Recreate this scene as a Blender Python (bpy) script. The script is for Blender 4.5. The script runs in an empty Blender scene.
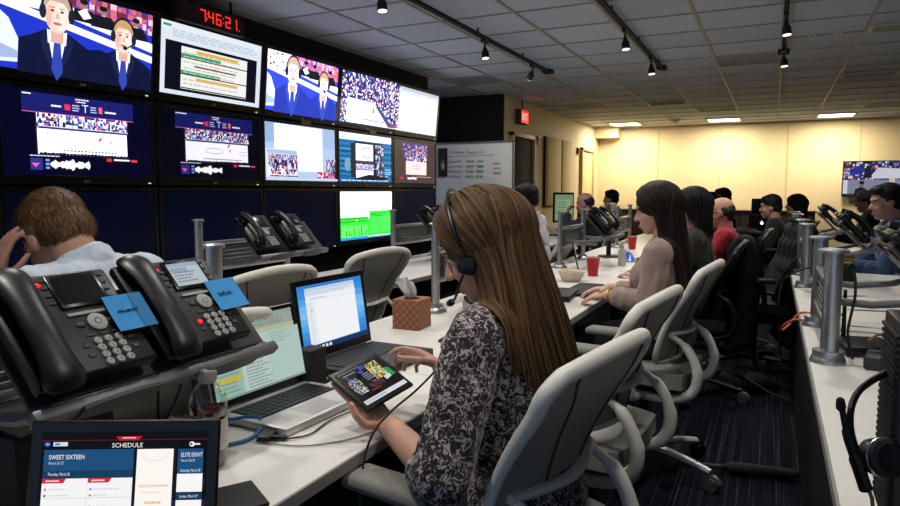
import bpy, bmesh, math, random
from mathutils import noise
from mathutils import Vector as V, Matrix, Euler, Quaternion
RND = random.Random(11)
PI = math.pi
SC = bpy.context.scene
COL = SC.collection

# ------------------------------------------------------------------ geometry collector
class MB:
    def __init__(s):
        s.v = []; s.f = []; s.c = []; s.M = Matrix.Identity(4); s.col = None
    def add(s, vs, fs):
        o = len(s.v)
        s.v += [s.M @ V(p) for p in vs]
        s.f += [tuple(i + o for i in f) for f in fs]
        s.c += [s.col] * len(fs)
    def box(s, c, d, rot=None, bev=0, seg=2):
        x, y, z = d[0]/2, d[1]/2, d[2]/2
        vs = [V((i*x, j*y, k*z)) for i in (-1, 1) for j in (-1, 1) for k in (-1, 1)]
        fs = [(0,1,3,2),(4,6,7,5),(0,4,5,1),(2,3,7,6),(0,2,6,4),(1,5,7,3)]
        if bev > 0:
            bm = bmesh.new()
            bv = [bm.verts.new(p) for p in vs]
            for f in fs: bm.faces.new([bv[i] for i in f])
            bmesh.ops.bevel(bm, geom=list(bm.edges), offset=min(bev, min(d)*.49), segments=seg, profile=.5, affect='EDGES')
            bm.verts.index_update()
            vs = [v.co.copy() for v in bm.verts]; fs = [tuple(v.index for v in f.verts) for f in bm.faces]
            bm.free()
        R = rot.to_3x3() if rot is not None else Matrix.Identity(3)
        s.add([R @ p + V(c) for p in vs], fs); return s
    def rings(s, rings, closed=False, cap=True):
        n = len(rings[0]); m = len(rings); vs = [p for r in rings for p in r]; fs = []
        for i in range(m if closed else m - 1):
            a = i*n; b = ((i+1) % m)*n
            for j in range(n):
                k = (j+1) % n
                fs.append((a+j, a+k, b+k, b+j))
        if cap and not closed:
            fs.append(tuple(range(n-1, -1, -1))); fs.append(tuple(range((m-1)*n, m*n)))
        s.add(vs, fs); return s
    def tube(s, pts, r, n=8, closed=False, flat=1.0, up=None):
        pts = [V(p) for p in pts]; m = len(pts)
        rs = r if isinstance(r, (list, tuple)) else [r]*m
        rings = []; prev = None
        for i, p in enumerate(pts):
            if closed: t = pts[(i+1) % m] - pts[i-1]
            else: t = pts[min(i+1, m-1)] - pts[max(i-1, 0)]
            if t.length < 1e-9: t = V((0,0,1))
            t.normalize()
            if prev is None:
                a = V(up) if up else (V((0,0,1)) if abs(t.z) < .9 else V((1,0,0)))
                u = (a - t*a.dot(t)).normalized()
            else:
                u = prev - t*prev.dot(t)
                u = u.normalized() if u.length > 1e-6 else t.orthogonal().normalized()
            prev = u; w = t.cross(u)
            rings.append([p + (u*math.cos(2*PI*k/n)*flat + w*math.sin(2*PI*k/n))*rs[i] for k in range(n)])
        return s.rings(rings, closed)
    def cyl(s, a, b, r, r1=None, n=16):
        return s.tube([a, b], [r, r if r1 is None else r1], n)
    def lathe(s, prof, c=(0,0,0), n=20, axis=None):
        c = V(c); q = V((0,0,1)).rotation_difference(V(axis)) if axis is not None else Quaternion()
        return s.rings([[c + q @ V((r*math.cos(2*PI*k/n), r*math.sin(2*PI*k/n), z)) for k in range(n)] for r, z in prof])
    def ell(s, c, r, M=None, nu=16, nv=10):
        c = V(c); r = (r, r, r) if not isinstance(r, (tuple, list)) else r
        R = M.to_3x3() if M is not None else Matrix.Identity(3)
        rg = []
        for i in range(nv+1):
            t = PI*(i/nv*.97+.015)
            rg.append([c + R @ V((r[0]*math.sin(t)*math.cos(2*PI*k/nu), r[1]*math.sin(t)*math.sin(2*PI*k/nu), -r[2]*math.cos(t))) for k in range(nu)])
        return s.rings(rg)
    def capsule(s, a, b, ra, rb, n=14):
        a = V(a); b = V(b); d = b - a
        if d.length < 1e-6: return s.ell(a, ra)
        q = V((0,0,1)).rotation_difference(d.normalized()); L = d.length; rg = []
        prof = [(ra*math.cos(t), ra*math.sin(t)) for t in (-1.5,-1.1,-.75,-.35,0)] + [(rb*math.cos(t), L+rb*math.sin(t)) for t in (0,.35,.75,1.1,1.5)]
        for r_, z in prof: rg.append([a + q @ V((r_*math.cos(2*PI*k/n), r_*math.sin(2*PI*k/n), z)) for k in range(n)])
        return s.rings(rg)
    def prism(s, poly, M, d):
        n = len(poly); vs = [M @ V((x, y, 0)) for x, y in poly] + [M @ V((x, y, d)) for x, y in poly]
        s.add(vs, [tuple(range(n-1, -1, -1)), tuple(range(n, 2*n))] + [(i, (i+1) % n, n+(i+1) % n, n+i) for i in range(n)]); return s
    def sheet(s, fn, nu, nv, th=0.0):
        """solid sheet over fn(u,v)->point, thickness th along the normal"""
        P = [[V(fn(i/nu, j/nv)) for j in range(nv+1)] for i in range(nu+1)]
        if th == 0:
            vs = [p for r in P for p in r]; w = nv+1
            s.add(vs, [(i*w+j, (i+1)*w+j, (i+1)*w+j+1, i*w+j+1) for i in range(nu) for j in range(nv)]); return s
        vs = []; w = nv+1
        for sg in (0, 1):
            for i in range(nu+1):
                for j in range(nv+1):
                    du = P[min(i+1,nu)][j]-P[max(i-1,0)][j]; dv = P[i][min(j+1,nv)]-P[i][max(j-1,0)]
                    vs.append(P[i][j] + du.cross(dv).normalized()*th*(sg-.5))
        o = (nu+1)*w; fs = []
        for i in range(nu):
            for j in range(nv):
                q = (i*w+j, (i+1)*w+j, (i+1)*w+j+1, i*w+j+1)
                fs.append(tuple(reversed(q))); fs.append(tuple(k+o for k in q))
        edge = [(i,0) for i in range(nu)] + [(nu,j) for j in range(nv)] + [(i,nv) for i in range(nu,0,-1)] + [(0,j) for j in range(nv,0,-1)]
        ids = [i*w+j for i, j in edge]
        for k in range(len(ids)):
            a, b = ids[k], ids[(k+1) % len(ids)]
            fs.append((a, b, b+o, a+o))
        s.add(vs, fs); return s

def obj(name, mb, m=None, parent=None, smooth=True, ang=38, loc=None):
    me = bpy.data.meshes.new(name)
    me.from_pydata([tuple(p) for p in mb.v], [], mb.f); me.validate(); me.update()
    if any(c is not None for c in mb.c) and len(mb.c) == len(me.polygons):
        at = me.color_attributes.new('Col', 'FLOAT_COLOR', 'CORNER')
        k = 0
        for p in me.polygons:
            c = mb.c[p.index] or (1,1,1)
            for _ in p.loop_indices:
                at.data[k].color = (c[0], c[1], c[2], 1); k += 1
    bm = bmesh.new(); bm.from_mesh(me); bmesh.ops.recalc_face_normals(bm, faces=bm.faces); bm.to_mesh(me); bm.free()
    if smooth:
        me.shade_smooth()
        try: me.set_sharp_from_angle(angle=math.radians(ang))
        except Exception: pass
    o = bpy.data.objects.new(name, me); COL.objects.link(o)
    if m: me.materials.append(m)
    if parent: o.parent = parent
    if loc is not None: o.location = loc
    return o

def tag(o, label, cat, group=None):
    o['label'] = label; o['category'] = cat
    if group: o['group'] = group
    return o
def thing(name, label, cat, loc=(0,0,0), rz=0.0, group=None, rot=None):
    o = bpy.data.objects.new(name, None); COL.objects.link(o); o.empty_display_size = .05
    o.location = loc; o.rotation_euler = rot if rot is not None else (0, 0, rz)
    return tag(o, label, cat, group)
def struct(name, mb, m, **k):
    o = obj(name, mb, m, **k); o['kind'] = 'structure'; return o
def dup(root, label, loc=None, rz=None, group=None, cat=None):
    r = root.copy(); COL.objects.link(r)
    r['label'] = label
    if group: r['group'] = group
    if loc is not None: r.location = loc
    if rz is not None: r.rotation_euler = (0, 0, rz)
    for ch in list(root.children):
        c = ch.copy(); COL.objects.link(c); c.parent = r
        for g in list(ch.children):
            d = g.copy(); COL.objects.link(d); d.parent = c
    return r
def frameM(o, x, y):
    x = V(x).normalized(); y = V(y); y = (y - x*y.dot(x)).normalized(); z = x.cross(y); o = V(o)
    return Matrix(((x.x,y.x,z.x,o.x),(x.y,y.y,z.y,o.y),(x.z,y.z,z.z,o.z),(0,0,0,1)))
def bez(pts, n=8):
    """Catmull-Rom through pts"""
    P = [V(p) for p in pts]; out = []
    for i in range(len(P)-1):
        a, b, c, d = P[max(i-1,0)], P[i], P[i+1], P[min(i+2,len(P)-1)]
        for k in range(n):
            t = k/n
            out.append(.5*((2*b)+(c-a)*t+(2*a-5*b+4*c-d)*t*t+(3*b-a-3*c+d)*t**3))
    return out + [P[-1]]

# ------------------------------------------------------------------ materials
def lin(c):
    if isinstance(c, str):
        c = [int(c[i:i+2], 16)/255 for i in (0, 2, 4)]
    return tuple((x/12.92 if x <= .04045 else ((x+.055)/1.055)**2.4) for x in c)
MATS = {}
def nt(m):
    m.use_nodes = True; t = m.node_tree; t.nodes.clear()
    return t, t.nodes.new('ShaderNodeOutputMaterial')
def mat(name, col, rough=.5, metal=0, var=.12, scale=25, bump=0, stretch=None, spec=.5, trans=0, ior=1.45, sheen=0, emit=None, es=0, alpha=1):
    if name in MATS: return MATS[name]
    m = bpy.data.materials.new(name); t, out = nt(m); c = lin(col); N = t.nodes.new; L = t.links.new
    b = N('ShaderNodeBsdfPrincipled'); L(b.outputs[0], out.inputs[0])
    b.inputs['Roughness'].default_value = rough; b.inputs['Metallic'].default_value = metal
    b.inputs['Specular IOR Level'].default_value = spec; b.inputs['IOR'].default_value = ior
    b.inputs['Transmission Weight'].default_value = trans; b.inputs['Sheen Weight'].default_value = sheen
    b.inputs['Alpha'].default_value = alpha
    tc = N('ShaderNodeTexCoord'); mp = N('ShaderNodeMapping'); L(tc.outputs['Object'], mp.inputs[0])
    if stretch: mp.inputs['Scale'].default_value = stretch
    nz = N('ShaderNodeTexNoise'); nz.inputs['Scale'].default_value = scale; nz.inputs['Detail'].default_value = 4
    L(mp.outputs[0], nz.inputs['Vector'])
    mx = N('ShaderNodeMix'); mx.data_type = 'RGBA'
    mx.inputs[6].default_value = tuple(x*(1-var) for x in c)+(1,); mx.inputs[7].default_value = tuple(min(1, x*(1+var)) for x in c)+(1,)
    L(nz.outputs[0], mx.inputs[0]); L(mx.outputs[2], b.inputs['Base Color'])
    if bump:
        bp = N('ShaderNodeBump'); bp.inputs['Strength'].default_value = bump; bp.inputs['Distance'].default_value = .004
        L(nz.outputs[0], bp.inputs['Height']); L(bp.outputs[0], b.inputs['Normal'])
    if emit:
        b.inputs['Emission Color'].default_value = lin(emit)+(1,); b.inputs['Emission Strength'].default_value = es
    MATS[name] = m; return m
def screen_mat(strength):
    k = 'screen_%g' % strength
    if k in MATS: return MATS[k]
    m = bpy.data.materials.new(k); t, out = nt(m); N = t.nodes.new; L = t.links.new
    b = N('ShaderNodeBsdfPrincipled'); L(b.outputs[0], out.inputs[0])
    b.inputs['Base Color'].default_value = (.004,.004,.005,1); b.inputs['Roughness'].default_value = .25; b.inputs['Specular IOR Level'].default_value = .12
    a = N('ShaderNodeVertexColor'); a.layer_name = 'Col'
    L(a.outputs[0], b.inputs['Emission Color']); b.inputs['Emission Strength'].default_value = strength
    MATS[k] = m; return m
def attr_mat(name, rough=.6, streak=None, var=.25, spec=.3, bump=0):
    """colour from the mesh's own colour attribute, broken up by noise"""
    if name in MATS: return MATS[name]
    m = bpy.data.materials.new(name); t, out = nt(m); N = t.nodes.new; L = t.links.new
    b = N('ShaderNodeBsdfPrincipled'); L(b.outputs[0], out.inputs[0]); b.inputs['Roughness'].default_value = rough
    b.inputs['Specular IOR Level'].default_value = spec
    a = N('ShaderNodeVertexColor'); a.layer_name = 'Col'
    tc = N('ShaderNodeTexCoord'); mp = N('ShaderNodeMapping'); L(tc.outputs['Object'], mp.inputs[0]); mp.inputs['Scale'].default_value = streak or (1,1,1)
    nz = N('ShaderNodeTexNoise'); nz.inputs['Scale'].default_value = 30; nz.inputs['Detail'].default_value = 3; L(mp.outputs[0], nz.inputs[0])
    mr = N('ShaderNodeMapRange'); mr.inputs[3].default_value = 1-var; mr.inputs[4].default_value = 1+var; L(nz.outputs[0], mr.inputs[0])
    vm = N('ShaderNodeVectorMath'); vm.operation = 'SCALE'; L(a.outputs[0], vm.inputs[0]); L(mr.outputs[0], vm.inputs['Scale'])
    L(vm.outputs[0], b.inputs['Base Color'])
    if bump:
        bp = N('ShaderNodeBump'); bp.inputs['Strength'].default_value = bump; bp.inputs['Distance'].default_value = .003
        L(nz.outputs[0], bp.inputs['Height']); L(bp.outputs[0], b.inputs['Normal'])
    MATS[name] = m; return m

# ------------------------------------------------------------------ flat pictures (screens, paper, signs)
_txt = {}
def text_geo(s):
    if s in _txt: return _txt[s]
    cu = bpy.data.curves.new('t', 'FONT'); cu.body = s; cu.size = 1; cu.resolution_u = 2
    o = bpy.data.objects.new('t', cu); COL.objects.link(o)
    dg = bpy.context.evaluated_depsgraph_get(); dg.update()
    me = bpy.data.meshes.new_from_object(o.evaluated_get(dg))
    vs = [v.co.copy() for v in me.vertices]; fs = [tuple(p.vertices) for p in me.polygons]
    bpy.data.objects.remove(o); bpy.data.curves.remove(cu); bpy.data.meshes.remove(me)
    x0 = min(v.x for v in vs); x1 = max(v.x for v in vs)
    _txt[s] = ([(v.x-x0, v.y) for v in vs], fs, x1-x0); return _txt[s]
class Canvas:
    """flat coloured shapes in a 0..1 x 0..1 frame of real size w x h"""
    def __init__(s, w, h, bg, seed=1, gain=1.0):
        s.w, s.h = w, h; s.mb = MB(); s.z = 0; s.r = random.Random(seed); s.g = gain
        s.rect(0, 0, 1, 1, bg)
    def _put(s, pts, fs, col):
        c = lin(col); s.mb.col = tuple(x*s.g for x in c); s.z += .00006
        s.mb.add([(x*s.w, y*s.h, s.z) for x, y in pts], fs)
    def rect(s, x0, y0, x1, y1, col): s._put([(x0,y0),(x1,y0),(x1,y1),(x0,y1)], [(0,1,2,3)], col)
    def poly(s, pts, col):
        s._put(pts, [tuple(range(len(pts)))], col)
    def ell(s, cx, cy, rx, ry, col, n=20, rot=0):
        s.poly([(cx+rx*math.cos(2*PI*k/n+rot), cy+ry*math.sin(2*PI*k/n+rot)) for k in range(n)], col)
    def ring(s, cx, cy, rx, ry, t, col, n=28, a0=0, a1=2*PI):
        P = []
        for k in range(n+1):
            a = a0+(a1-a0)*k/n; P += [(cx+rx*math.cos(a), cy+ry*math.sin(a)), (cx+(rx-t)*math.cos(a), cy+(ry-t*s.w/s.h)*math.sin(a))]
        s._put(P, [(2*k, 2*k+2, 2*k+3, 2*k+1) for k in range(n)], col)
    def line(s, a, b, t, col):
        d = V((b[0]-a[0], (b[1]-a[1])*s.h/s.w)); n = V((-d.y, d.x)).normalized()*t/2; k = s.w/s.h
        s._put([(a[0]+n.x,a[1]+n.y*k),(b[0]+n.x,b[1]+n.y*k),(b[0]-n.x,b[1]-n.y*k),(a[0]-n.x,a[1]-n.y*k)], [(0,1,2,3)], col)
    def text(s, t, x, y, size, col, width=None, center=False):
        """size = cap height share of h; width = share of w to fit into"""
        vs, fs, L = text_geo(t); k = size*s.h/.7; kx = k
        if width: kx = width*s.w/L
        x0 = x - (L*kx/s.w/2 if center else 0)
        s._put([(x0+a*kx/s.w, y+b*k/s.h) for a, b in vs], fs, col)
    def rows(s, x0, y0, x1, y1, n, col, fill=(.4,.95), words=1):
        """rows of small text-like marks"""
        for i in range(n):
            y = y1-(i+.5)*(y1-y0)/n; hh = (y1-y0)/n*.22; x = x0; end = x0+(x1-x0)*s.r.uniform(*fill)
            while x < end:
                L = (x1-x0)*s.r.uniform(.04,.13); s.rect(x, y-hh, min(x+L, end), y+hh, col); x += L+(x1-x0)*.02
    def crowd(s, x0, y0, x1, y1, nx, ny, cols):
        for i in range(nx):
            for j in range(ny):
                a = x0+(x1-x0)*(i+s.r.uniform(-.3,.3))/nx; b = y0+(y1-y0)*(j+s.r.uniform(-.2,.2))/ny
                w = (x1-x0)/nx*s.r.uniform(.7,1.2); h = (y1-y0)/ny*s.r.uniform(.8,1.3)
                s.rect(max(a,x0), max(b,y0), min(a+w,x1), min(b+h,y1), s.r.choice(cols))
    def build(s, name, M, parent, m):
        mb = MB(); mb.M = M
        for i, f in enumerate(s.mb.f): pass
        mb.v = [M @ p for p in s.mb.v]; mb.f = s.mb.f; mb.c = s.mb.c
        me = bpy.data.meshes.new(name); me.from_pydata([tuple(p) for p in mb.v], [], mb.f); me.update()
        at = me.color_attributes.new('Col', 'FLOAT_COLOR', 'CORNER'); k = 0
        for p in me.polygons:
            c = mb.c[p.index]
            for _ in p.loop_indices: at.data[k].color = (c[0],c[1],c[2],1); k += 1
        me.materials.append(m)
        o = bpy.data.objects.new(name, me); COL.objects.link(o)
        if parent: o.parent = parent
        return o

# ------------------------------------------------------------------ bodies grown from overlapping solids into one skin
def prim_mb(prims, grow=0.0):
    mb = MB()
    for p in prims:
        if p[0] == 'c': mb.capsule(p[1], p[2], p[3]+grow, p[4]+grow)
        elif p[0] == 'e': mb.ell(p[1], tuple(x+grow for x in p[2]), p[3] if len(p) > 3 else None)
    return mb
def melt(mb, voxel, it):
    o = blob('tmp_melt', mb, voxel, it, None, None); q = MB(); q.col = mb.col
    q.add([v.co.copy() for v in o.data.vertices], [tuple(p.vertices) for p in o.data.polygons])
    me = o.data; bpy.data.objects.remove(o); bpy.data.meshes.remove(me); return q
def blob(name, mb, voxel, it, m, parent, wr=0):
    me = bpy.data.meshes.new(name); me.from_pydata([tuple(p) for p in mb.v], [], mb.f); me.update()
    bm = bmesh.new(); bm.from_mesh(me); bmesh.ops.recalc_face_normals(bm, faces=bm.faces); bm.to_mesh(me); bm.free()
    t = bpy.data.objects.new('tmp', me); COL.objects.link(t)
    r = t.modifiers.new('r', 'REMESH'); r.mode = 'VOXEL'; r.voxel_size = voxel
    if it:
        q = t.modifiers.new('s', 'SMOOTH'); q.factor = .5; q.iterations = it
    dg = bpy.context.evaluated_depsgraph_get(); dg.update()
    me2 = bpy.data.meshes.new_from_object(t.evaluated_get(dg)); bpy.data.objects.remove(t); bpy.data.meshes.remove(me)
    if wr:
        nn = [v.normal.copy() for v in me2.vertices]
        for v, nv in zip(me2.vertices, nn):
            c = v.co.copy(); q = noise.noise(V((c.x*16, c.y*16, c.z*9)))+.6*noise.noise(V((c.x*30+5, c.y*30, c.z*17+c.x*14)))
            v.co = c+nv*(wr*(1-2*abs(q)))
    me2.name = name; me2.shade_smooth(); me2.materials.clear()
    if m: me2.materials.append(m)
    o = bpy.data.objects.new(name, me2); COL.objects.link(o)
    if parent: o.parent = parent
    return o
# ------------------------------------------------------------------ people
def rotY(d): return Matrix.Rotation(math.radians(d), 4, 'Y')
def rotZ(d): return Matrix.Rotation(math.radians(d), 4, 'Z')
def hand(P, wr, f, n, right, curl=(35,35,40,45), s=1.0, tw=None, splay=.10):
    wr = V(wr); f = V(f).normalized(); n = V(n); n = (n-f*n.dot(f)).normalized(); t = f.cross(n)*(1 if right else -1)
    if not hasattr(curl, '__len__'): curl = (curl,)*4
    kn = [(.086,.030),(.091,.010),(.087,-.011),(.077,-.030)]
    ln = [(.043,.026,.021),(.047,.029,.022),(.043,.027,.021),(.034,.021,.018)]
    for i, (a, b) in enumerate(kn):
        k = wr+(f*a+t*b)*s
        P.append(('c', wr+(f*.012+t*b*.55)*s, k, .0145*s, .0115*s))
        th = 0; p = k; r = .0098*s if i < 3 else .0086*s
        for j, L in enumerate(ln[i]):
            th += math.radians(curl[i])*(.75 if j == 0 else 1.0)
            d = (f*math.cos(th)+n*math.sin(th)+t*splay*(1.5-i)*.6*math.cos(th)).normalized()
            q = p+d*L*s; P.append(('c', p, q, r, r*.9)); p = q; r *= .9
    b0 = wr+(f*.02+t*.022)*s
    a, b, c = tw or ((.55,.8,.25),(.85,.4,.35),(.95,.1,.4))
    r = .0135*s
    for (x, y, z), L in ((a,.046),(b,.036),(c,.027)):
        d = (f*x+t*y+n*z).normalized(); q = b0+d*L*s; P.append(('c', b0, q, r, r*.84)); b0 = q; r *= .84
def head_prims(H, fem=False):
    R = H; k = .95 if fem else 1.0
    def e(c, r, a=0): return ('e', R @ V([x*k for x in c]), tuple(x*k for x in r), (R @ rotY(a)))
    P = [e((-.012,0,.032),(.1,.077,.092)), e((.024,0,-.035),(.066,.06,.082)), e((-.03,0,-.03),(.065,.062,.07)), e((.06,0,-.095),(.026,.03,.022)),
         e((.072,0,.028),(.024,.05,.014)), e((.052,.036,-.03),(.03,.024,.03)), e((.052,-.036,-.03),(.03,.024,.03)), e((.085,0,-.063),(.014,.024,.008)),
         e((.083,0,-.076),(.013,.021,.008)), e((-.004,.078,-.008),(.021,.008,.032),-12), e((-.004,-.078,-.008),(.021,.008,.032),-12), e((.0,.074,-.03),(.01,.008,.012)), e((.0,-.074,-.03),(.01,.008,.012)),
         e((.03,0,-.07),(.05,.05,.04))]
    P.append(('c', R @ V((.083*k,0,.012*k)), R @ V((.106*k,0,-.028*k)), .0085*k, .012*k))
    for s in (-1, 1): P.append(('e', R @ V((.095*k, s*.012*k, -.032*k)), (.01*k,.008*k,.008*k), R))
    return P
def pushout(p, prims, m):
    for q in prims:
        if q[0] == 'c':
            a, b = V(q[1]), V(q[2]); d = b-a; t = max(0, min(1, (p-a).dot(d)/max(d.length_squared, 1e-9))); c = a+d*t; r = q[3]+(q[4]-q[3])*t+m
            w = p-c
            if w.length < r: p = c+w.normalized()*r
        else:
            c = V(q[1]); r = [x+m for x in q[2]]; R = q[3].to_3x3() if len(q) > 3 else Matrix.Identity(3)
            w = R.transposed() @ (p-c); u = V((w.x/r[0], w.y/r[1], w.z/r[2]))
            if 0 < u.length < 1:
                u.normalize(); p = c+R @ V((u.x*r[0], u.y*r[1], u.z*r[2]))
    return p
def long_hair(H, solid, zend, n, cols, rnd, fem=.95, rr=.0065, spread=.5, back=.35, front=58, puff=1.0, psi0=66):
    mb = MB(); a, b, c = .112*puff, .094*puff, .108*puff; cen = V((-.014,0,.022))
    for i in range(n):
        t = rnd.uniform(-75, front); sg = 1 if i % 2 else -1; lay = rnd.uniform(.93, 1.03)
        d0 = V((math.sin(math.radians(t)), sg*.03, math.cos(math.radians(t)))).normalized()
        u = (front-t)/(75+front)                       # 0 at forehead .. 1 at the crown's back
        psi = math.radians(psi0+u*(178-psi0)+rnd.uniform(-9, 9)); d1 = V((math.cos(psi), sg*math.sin(psi), -.22+rnd.uniform(-.1,.05))).normalized()
        pts = []; ang = d0.angle(d1)
        for k in range(8):
            w = k/7; d = (d0*math.sin((1-w)*ang)+d1*math.sin(w*ang))/max(math.sin(ang), 1e-4)
            bulge = 1+.03*math.sin(w*PI)
            pts.append(H @ (cen+V((d.x*a, d.y*b, d.z*c))*lay*bulge))
        v = (pts[-1]-pts[-2]).normalized(); p = pts[-1]
        out = H.to_3x3() @ V((d1.x, d1.y, 0)); out.z = 0
        ze = zend+rnd.uniform(0, .07)+(.05 if u < .25 else 0)
        for k in range(40):
            v = (v*.62+V((-back*.12, 0, -1))*.38+out*.05*spread*max(0,1-k/26)).normalized()
            p = p+v*.026
            p = pushout(p, solid, .012+.012*lay-.006)
            pts.append(p.copy())
            if p.z < ze: break
        m = len(pts); w = rnd.uniform(.8, 1.25)*rr
        wav = rnd.uniform(0, 6); amp = rnd.uniform(0, .004)
        for k in range(8, m): pts[k] = pts[k]+V((math.sin(wav+k*.5)*amp, math.cos(wav+k*.4)*amp, 0))
        rs = [w*(.5+.5*min(1, k/4))*(1 if k < m-7 else max(.12, (m-1-k)/7)) for k in range(m)]
        col = lin(rnd.choice(cols)); j = rnd.uniform(.75, 1.2); mb.col = tuple(x*j for x in col)
        mb.tube(pts, rs, 5)
    return mb
def short_hair(H, cols, rnd, style='short', n=900, ln=.022, k=1.0):
    """scalp cap with fine strands lying over it"""
    mb = MB(); mb.col = tuple(x*.8 for x in lin(cols[0]))
    caps = {'short': [((-.016,0,.048),(.1,.083,.09)),((-.045,0,-.005),(.07,.077,.07)),((.026,0,.086),(.064,.068,.040)),((-.012,.062,.02),(.034,.024,.05)),((-.012,-.062,.02),(.034,.024,.05))],
            'crop': [((-.018,0,.046),(.098,.081,.088)),((-.048,0,-.012),(.064,.075,.07)),((.032,0,.09),(.062,.062,.036)),((-.008,.060,.02),(.034,.024,.048)),((-.008,-.060,.02),(.034,.024,.048))],
            'ring': [((-.045,0,.012),(.068,.081,.058)),((-.064,0,.016),(.052,.07,.066)),((-.028,.062,.022),(.036,.020,.030)),((-.028,-.062,.022),(.036,.020,.030)),((-.06,0,-.03),(.04,.06,.05))],
            'bun': [((-.018,0,.04),(.104,.086,.096)),((-.05,0,-.01),(.072,.078,.075)),((-.12,0,.05),(.04,.045,.04))]}[style]
    for c, r in caps: mb.ell(H @ (V(c)*k), tuple(x*k for x in r), H, 24, 16)
    mb = melt(mb, .006, 4)
    for i in range(n):
        c, r = caps[0 if rnd.random() < .62 else min(1, len(caps)-1)]
        d = V((rnd.gauss(0,1), rnd.gauss(0,1), rnd.gauss(.2,1))).normalized()
        if style != 'ring' and d.x > .55 and d.z < .35: continue
        if style == 'ring' and (d.x > .35 or d.z > .75): continue
        p = V(c)+V((d.x*r[0], d.y*r[1], d.z*r[2])); g = V((-.5 if d.z > .3 else -.1, d.y*.4, -.8 if d.z < .6 else -.1)); g = g-d*g.dot(d)
        if g.length < .05: g = V((1,0,0))
        g.normalize(); w = d.cross(g)*.0009; q = p+g*ln+d*.0025; q2 = p+d*.0028+g*ln*.5
        col = lin(rnd.choice(cols)); j = rnd.uniform(.65, 1.05); mb.col = tuple(x*j for x in col)
        mb.add([H @ ((p-w)*k), H @ ((p+w)*k), H @ ((q2+w)*k), H @ (q*k), H @ ((q2-w)*k)], [(0,1,2,3,4)])
    return mb
def person(label, loc, rz, top, skin='c79a80', hair=('2a1c14',), style='short', fem=False, lean=8, hp=0, hy=0, hr=0, hoff=(.045,0,.165), armL=None, armR=None,
           sleeve=1.0, bot='1b1c22', voxel=.009, legs=None, eyes=True, tw=.0, shoes='15130f', collar=None, group=None, hairp=None, k=None, top_it=5, top_v=None, neckopen=0, cat='person', shoulder=None, hip=.5, lips=None):
    root = thing('person', label, cat, loc, rz, group); rnd = random.Random(int(abs(loc[1])*1000)+7)
    k = k or (.95 if fem else 1.0)
    s = V((math.sin(math.radians(lean)), 0, math.cos(math.radians(lean)))); hp0 = V((0,0,hip)); up = hp0+s*.455*k
    fw = V((s.z, 0, -s.x)); sw = shoulder or (.162 if fem else .188)
    T = Matrix.Rotation(math.radians(tw), 3, 'Z')
    S = {1: hp0+s*.435*k+T @ V((.0, sw, 0)), -1: hp0+s*.435*k+T @ V((.0,-sw,0))}
    hc = up+V(hoff); H = Matrix.Translation(hc) @ rotZ(hy) @ rotY(hp) @ Matrix.Rotation(math.radians(hr), 4, 'X')
    chest = .9 if fem else 1.0; Rs = rotY(lean)
    torso = [('e', hp0+V((0,0,.03)), (.125,.175*(1.0 if fem else .97),.115), Rs), ('e', hp0+s*.17, (.108*chest,.148*chest,.14), Rs), ('e', hp0+s*.30+fw*.005, (.112*chest,.168*chest,.15), Rs),
             ('c', S[1]*.72+S[-1]*.28-s*.02, S[-1]*.72+S[1]*.28-s*.02, .078*chest, .078*chest), ('c', S[1]*.9+S[-1]*.1, up-s*.012, .05, .055), ('c', S[-1]*.9+S[1]*.1, up-s*.012, .05, .055)]
    if fem: torso += [('e', hp0+s*.29+fw*.075+V((0,.06,0)), (.062,.066,.068), Rs), ('e', hp0+s*.29+fw*.075-V((0,.06,0)), (.062,.066,.068), Rs)]
    arms = []; sl = []; hands = []
    for side, A in ((1, armL), (-1, armR)):
        A = A or {}
        E = V(A.get('e', S[side]+V((.09, side*.05, -.265)))); W = V(A.get('w', E+V((.235, -side*.06, .03))))
        ra = .047 if fem else .053
        arms += [('c', S[side], E, ra, ra*.82), ('c', E, W, ra*.82, ra*.58)]
        f = A.get('f', W-E); n = A.get('n', (0,0,-1)); hand(hands, W-(W-E).normalized()*.005, f, n, side < 0, A.get('curl', 32), .92 if fem else 1.0, A.get('tw'))
        sf = A.get('sleeve', sleeve); tot = 1.0
        if sf <= .5: sl.append(('c', S[side], S[side].lerp(E, sf/.5), ra, ra*(1-.18*sf*2)))
        else: sl += [('c', S[side], E, ra, ra*.84), ('c', E, E.lerp(W, (sf-.5)/.5*.95), ra*.84, ra*(.84-.2*(sf-.5)*2))]
    lg = []; feet = []
    for side in (1, -1):
        L = (legs or {}).get(side, {}); K = V(L.get('k', (.45, side*.12, .5))); A = V(L.get('a', (.42, side*.12, .10)))
        j = V((.02, side*.09, hip)); lg += [('c', j, K, .088, .06), ('c', K, A, .06, .042)]
        tdir = V(L.get('t', (1, side*.1, -.12))).normalized(); feet.append((A, tdir))
    neck = [('c', up-s*.03, hc+H.to_3x3() @ V((-.028,0,-.06)), .052 if fem else .06, .05 if fem else .058)]
    hd = head_prims(H, fem)
    body = torso+neck+hd+arms+hands+lg+[('c', a-V((0,0,.02)), a+t*.14-V((0,0,.045)), .034, .026) for a, t in feet]
    sk = mat('skin_'+skin, skin, .5, var=.07, scale=60, bump=.03)
    b = blob('body', prim_mb(body), voxel, 2, sk, root)
    tm = top if not isinstance(top, str) else mat('cloth_'+top, top, .85, var=.16, scale=70, bump=.15, sheen=.15)
    tp = torso+sl
    mb = prim_mb(tp, .015)
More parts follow.
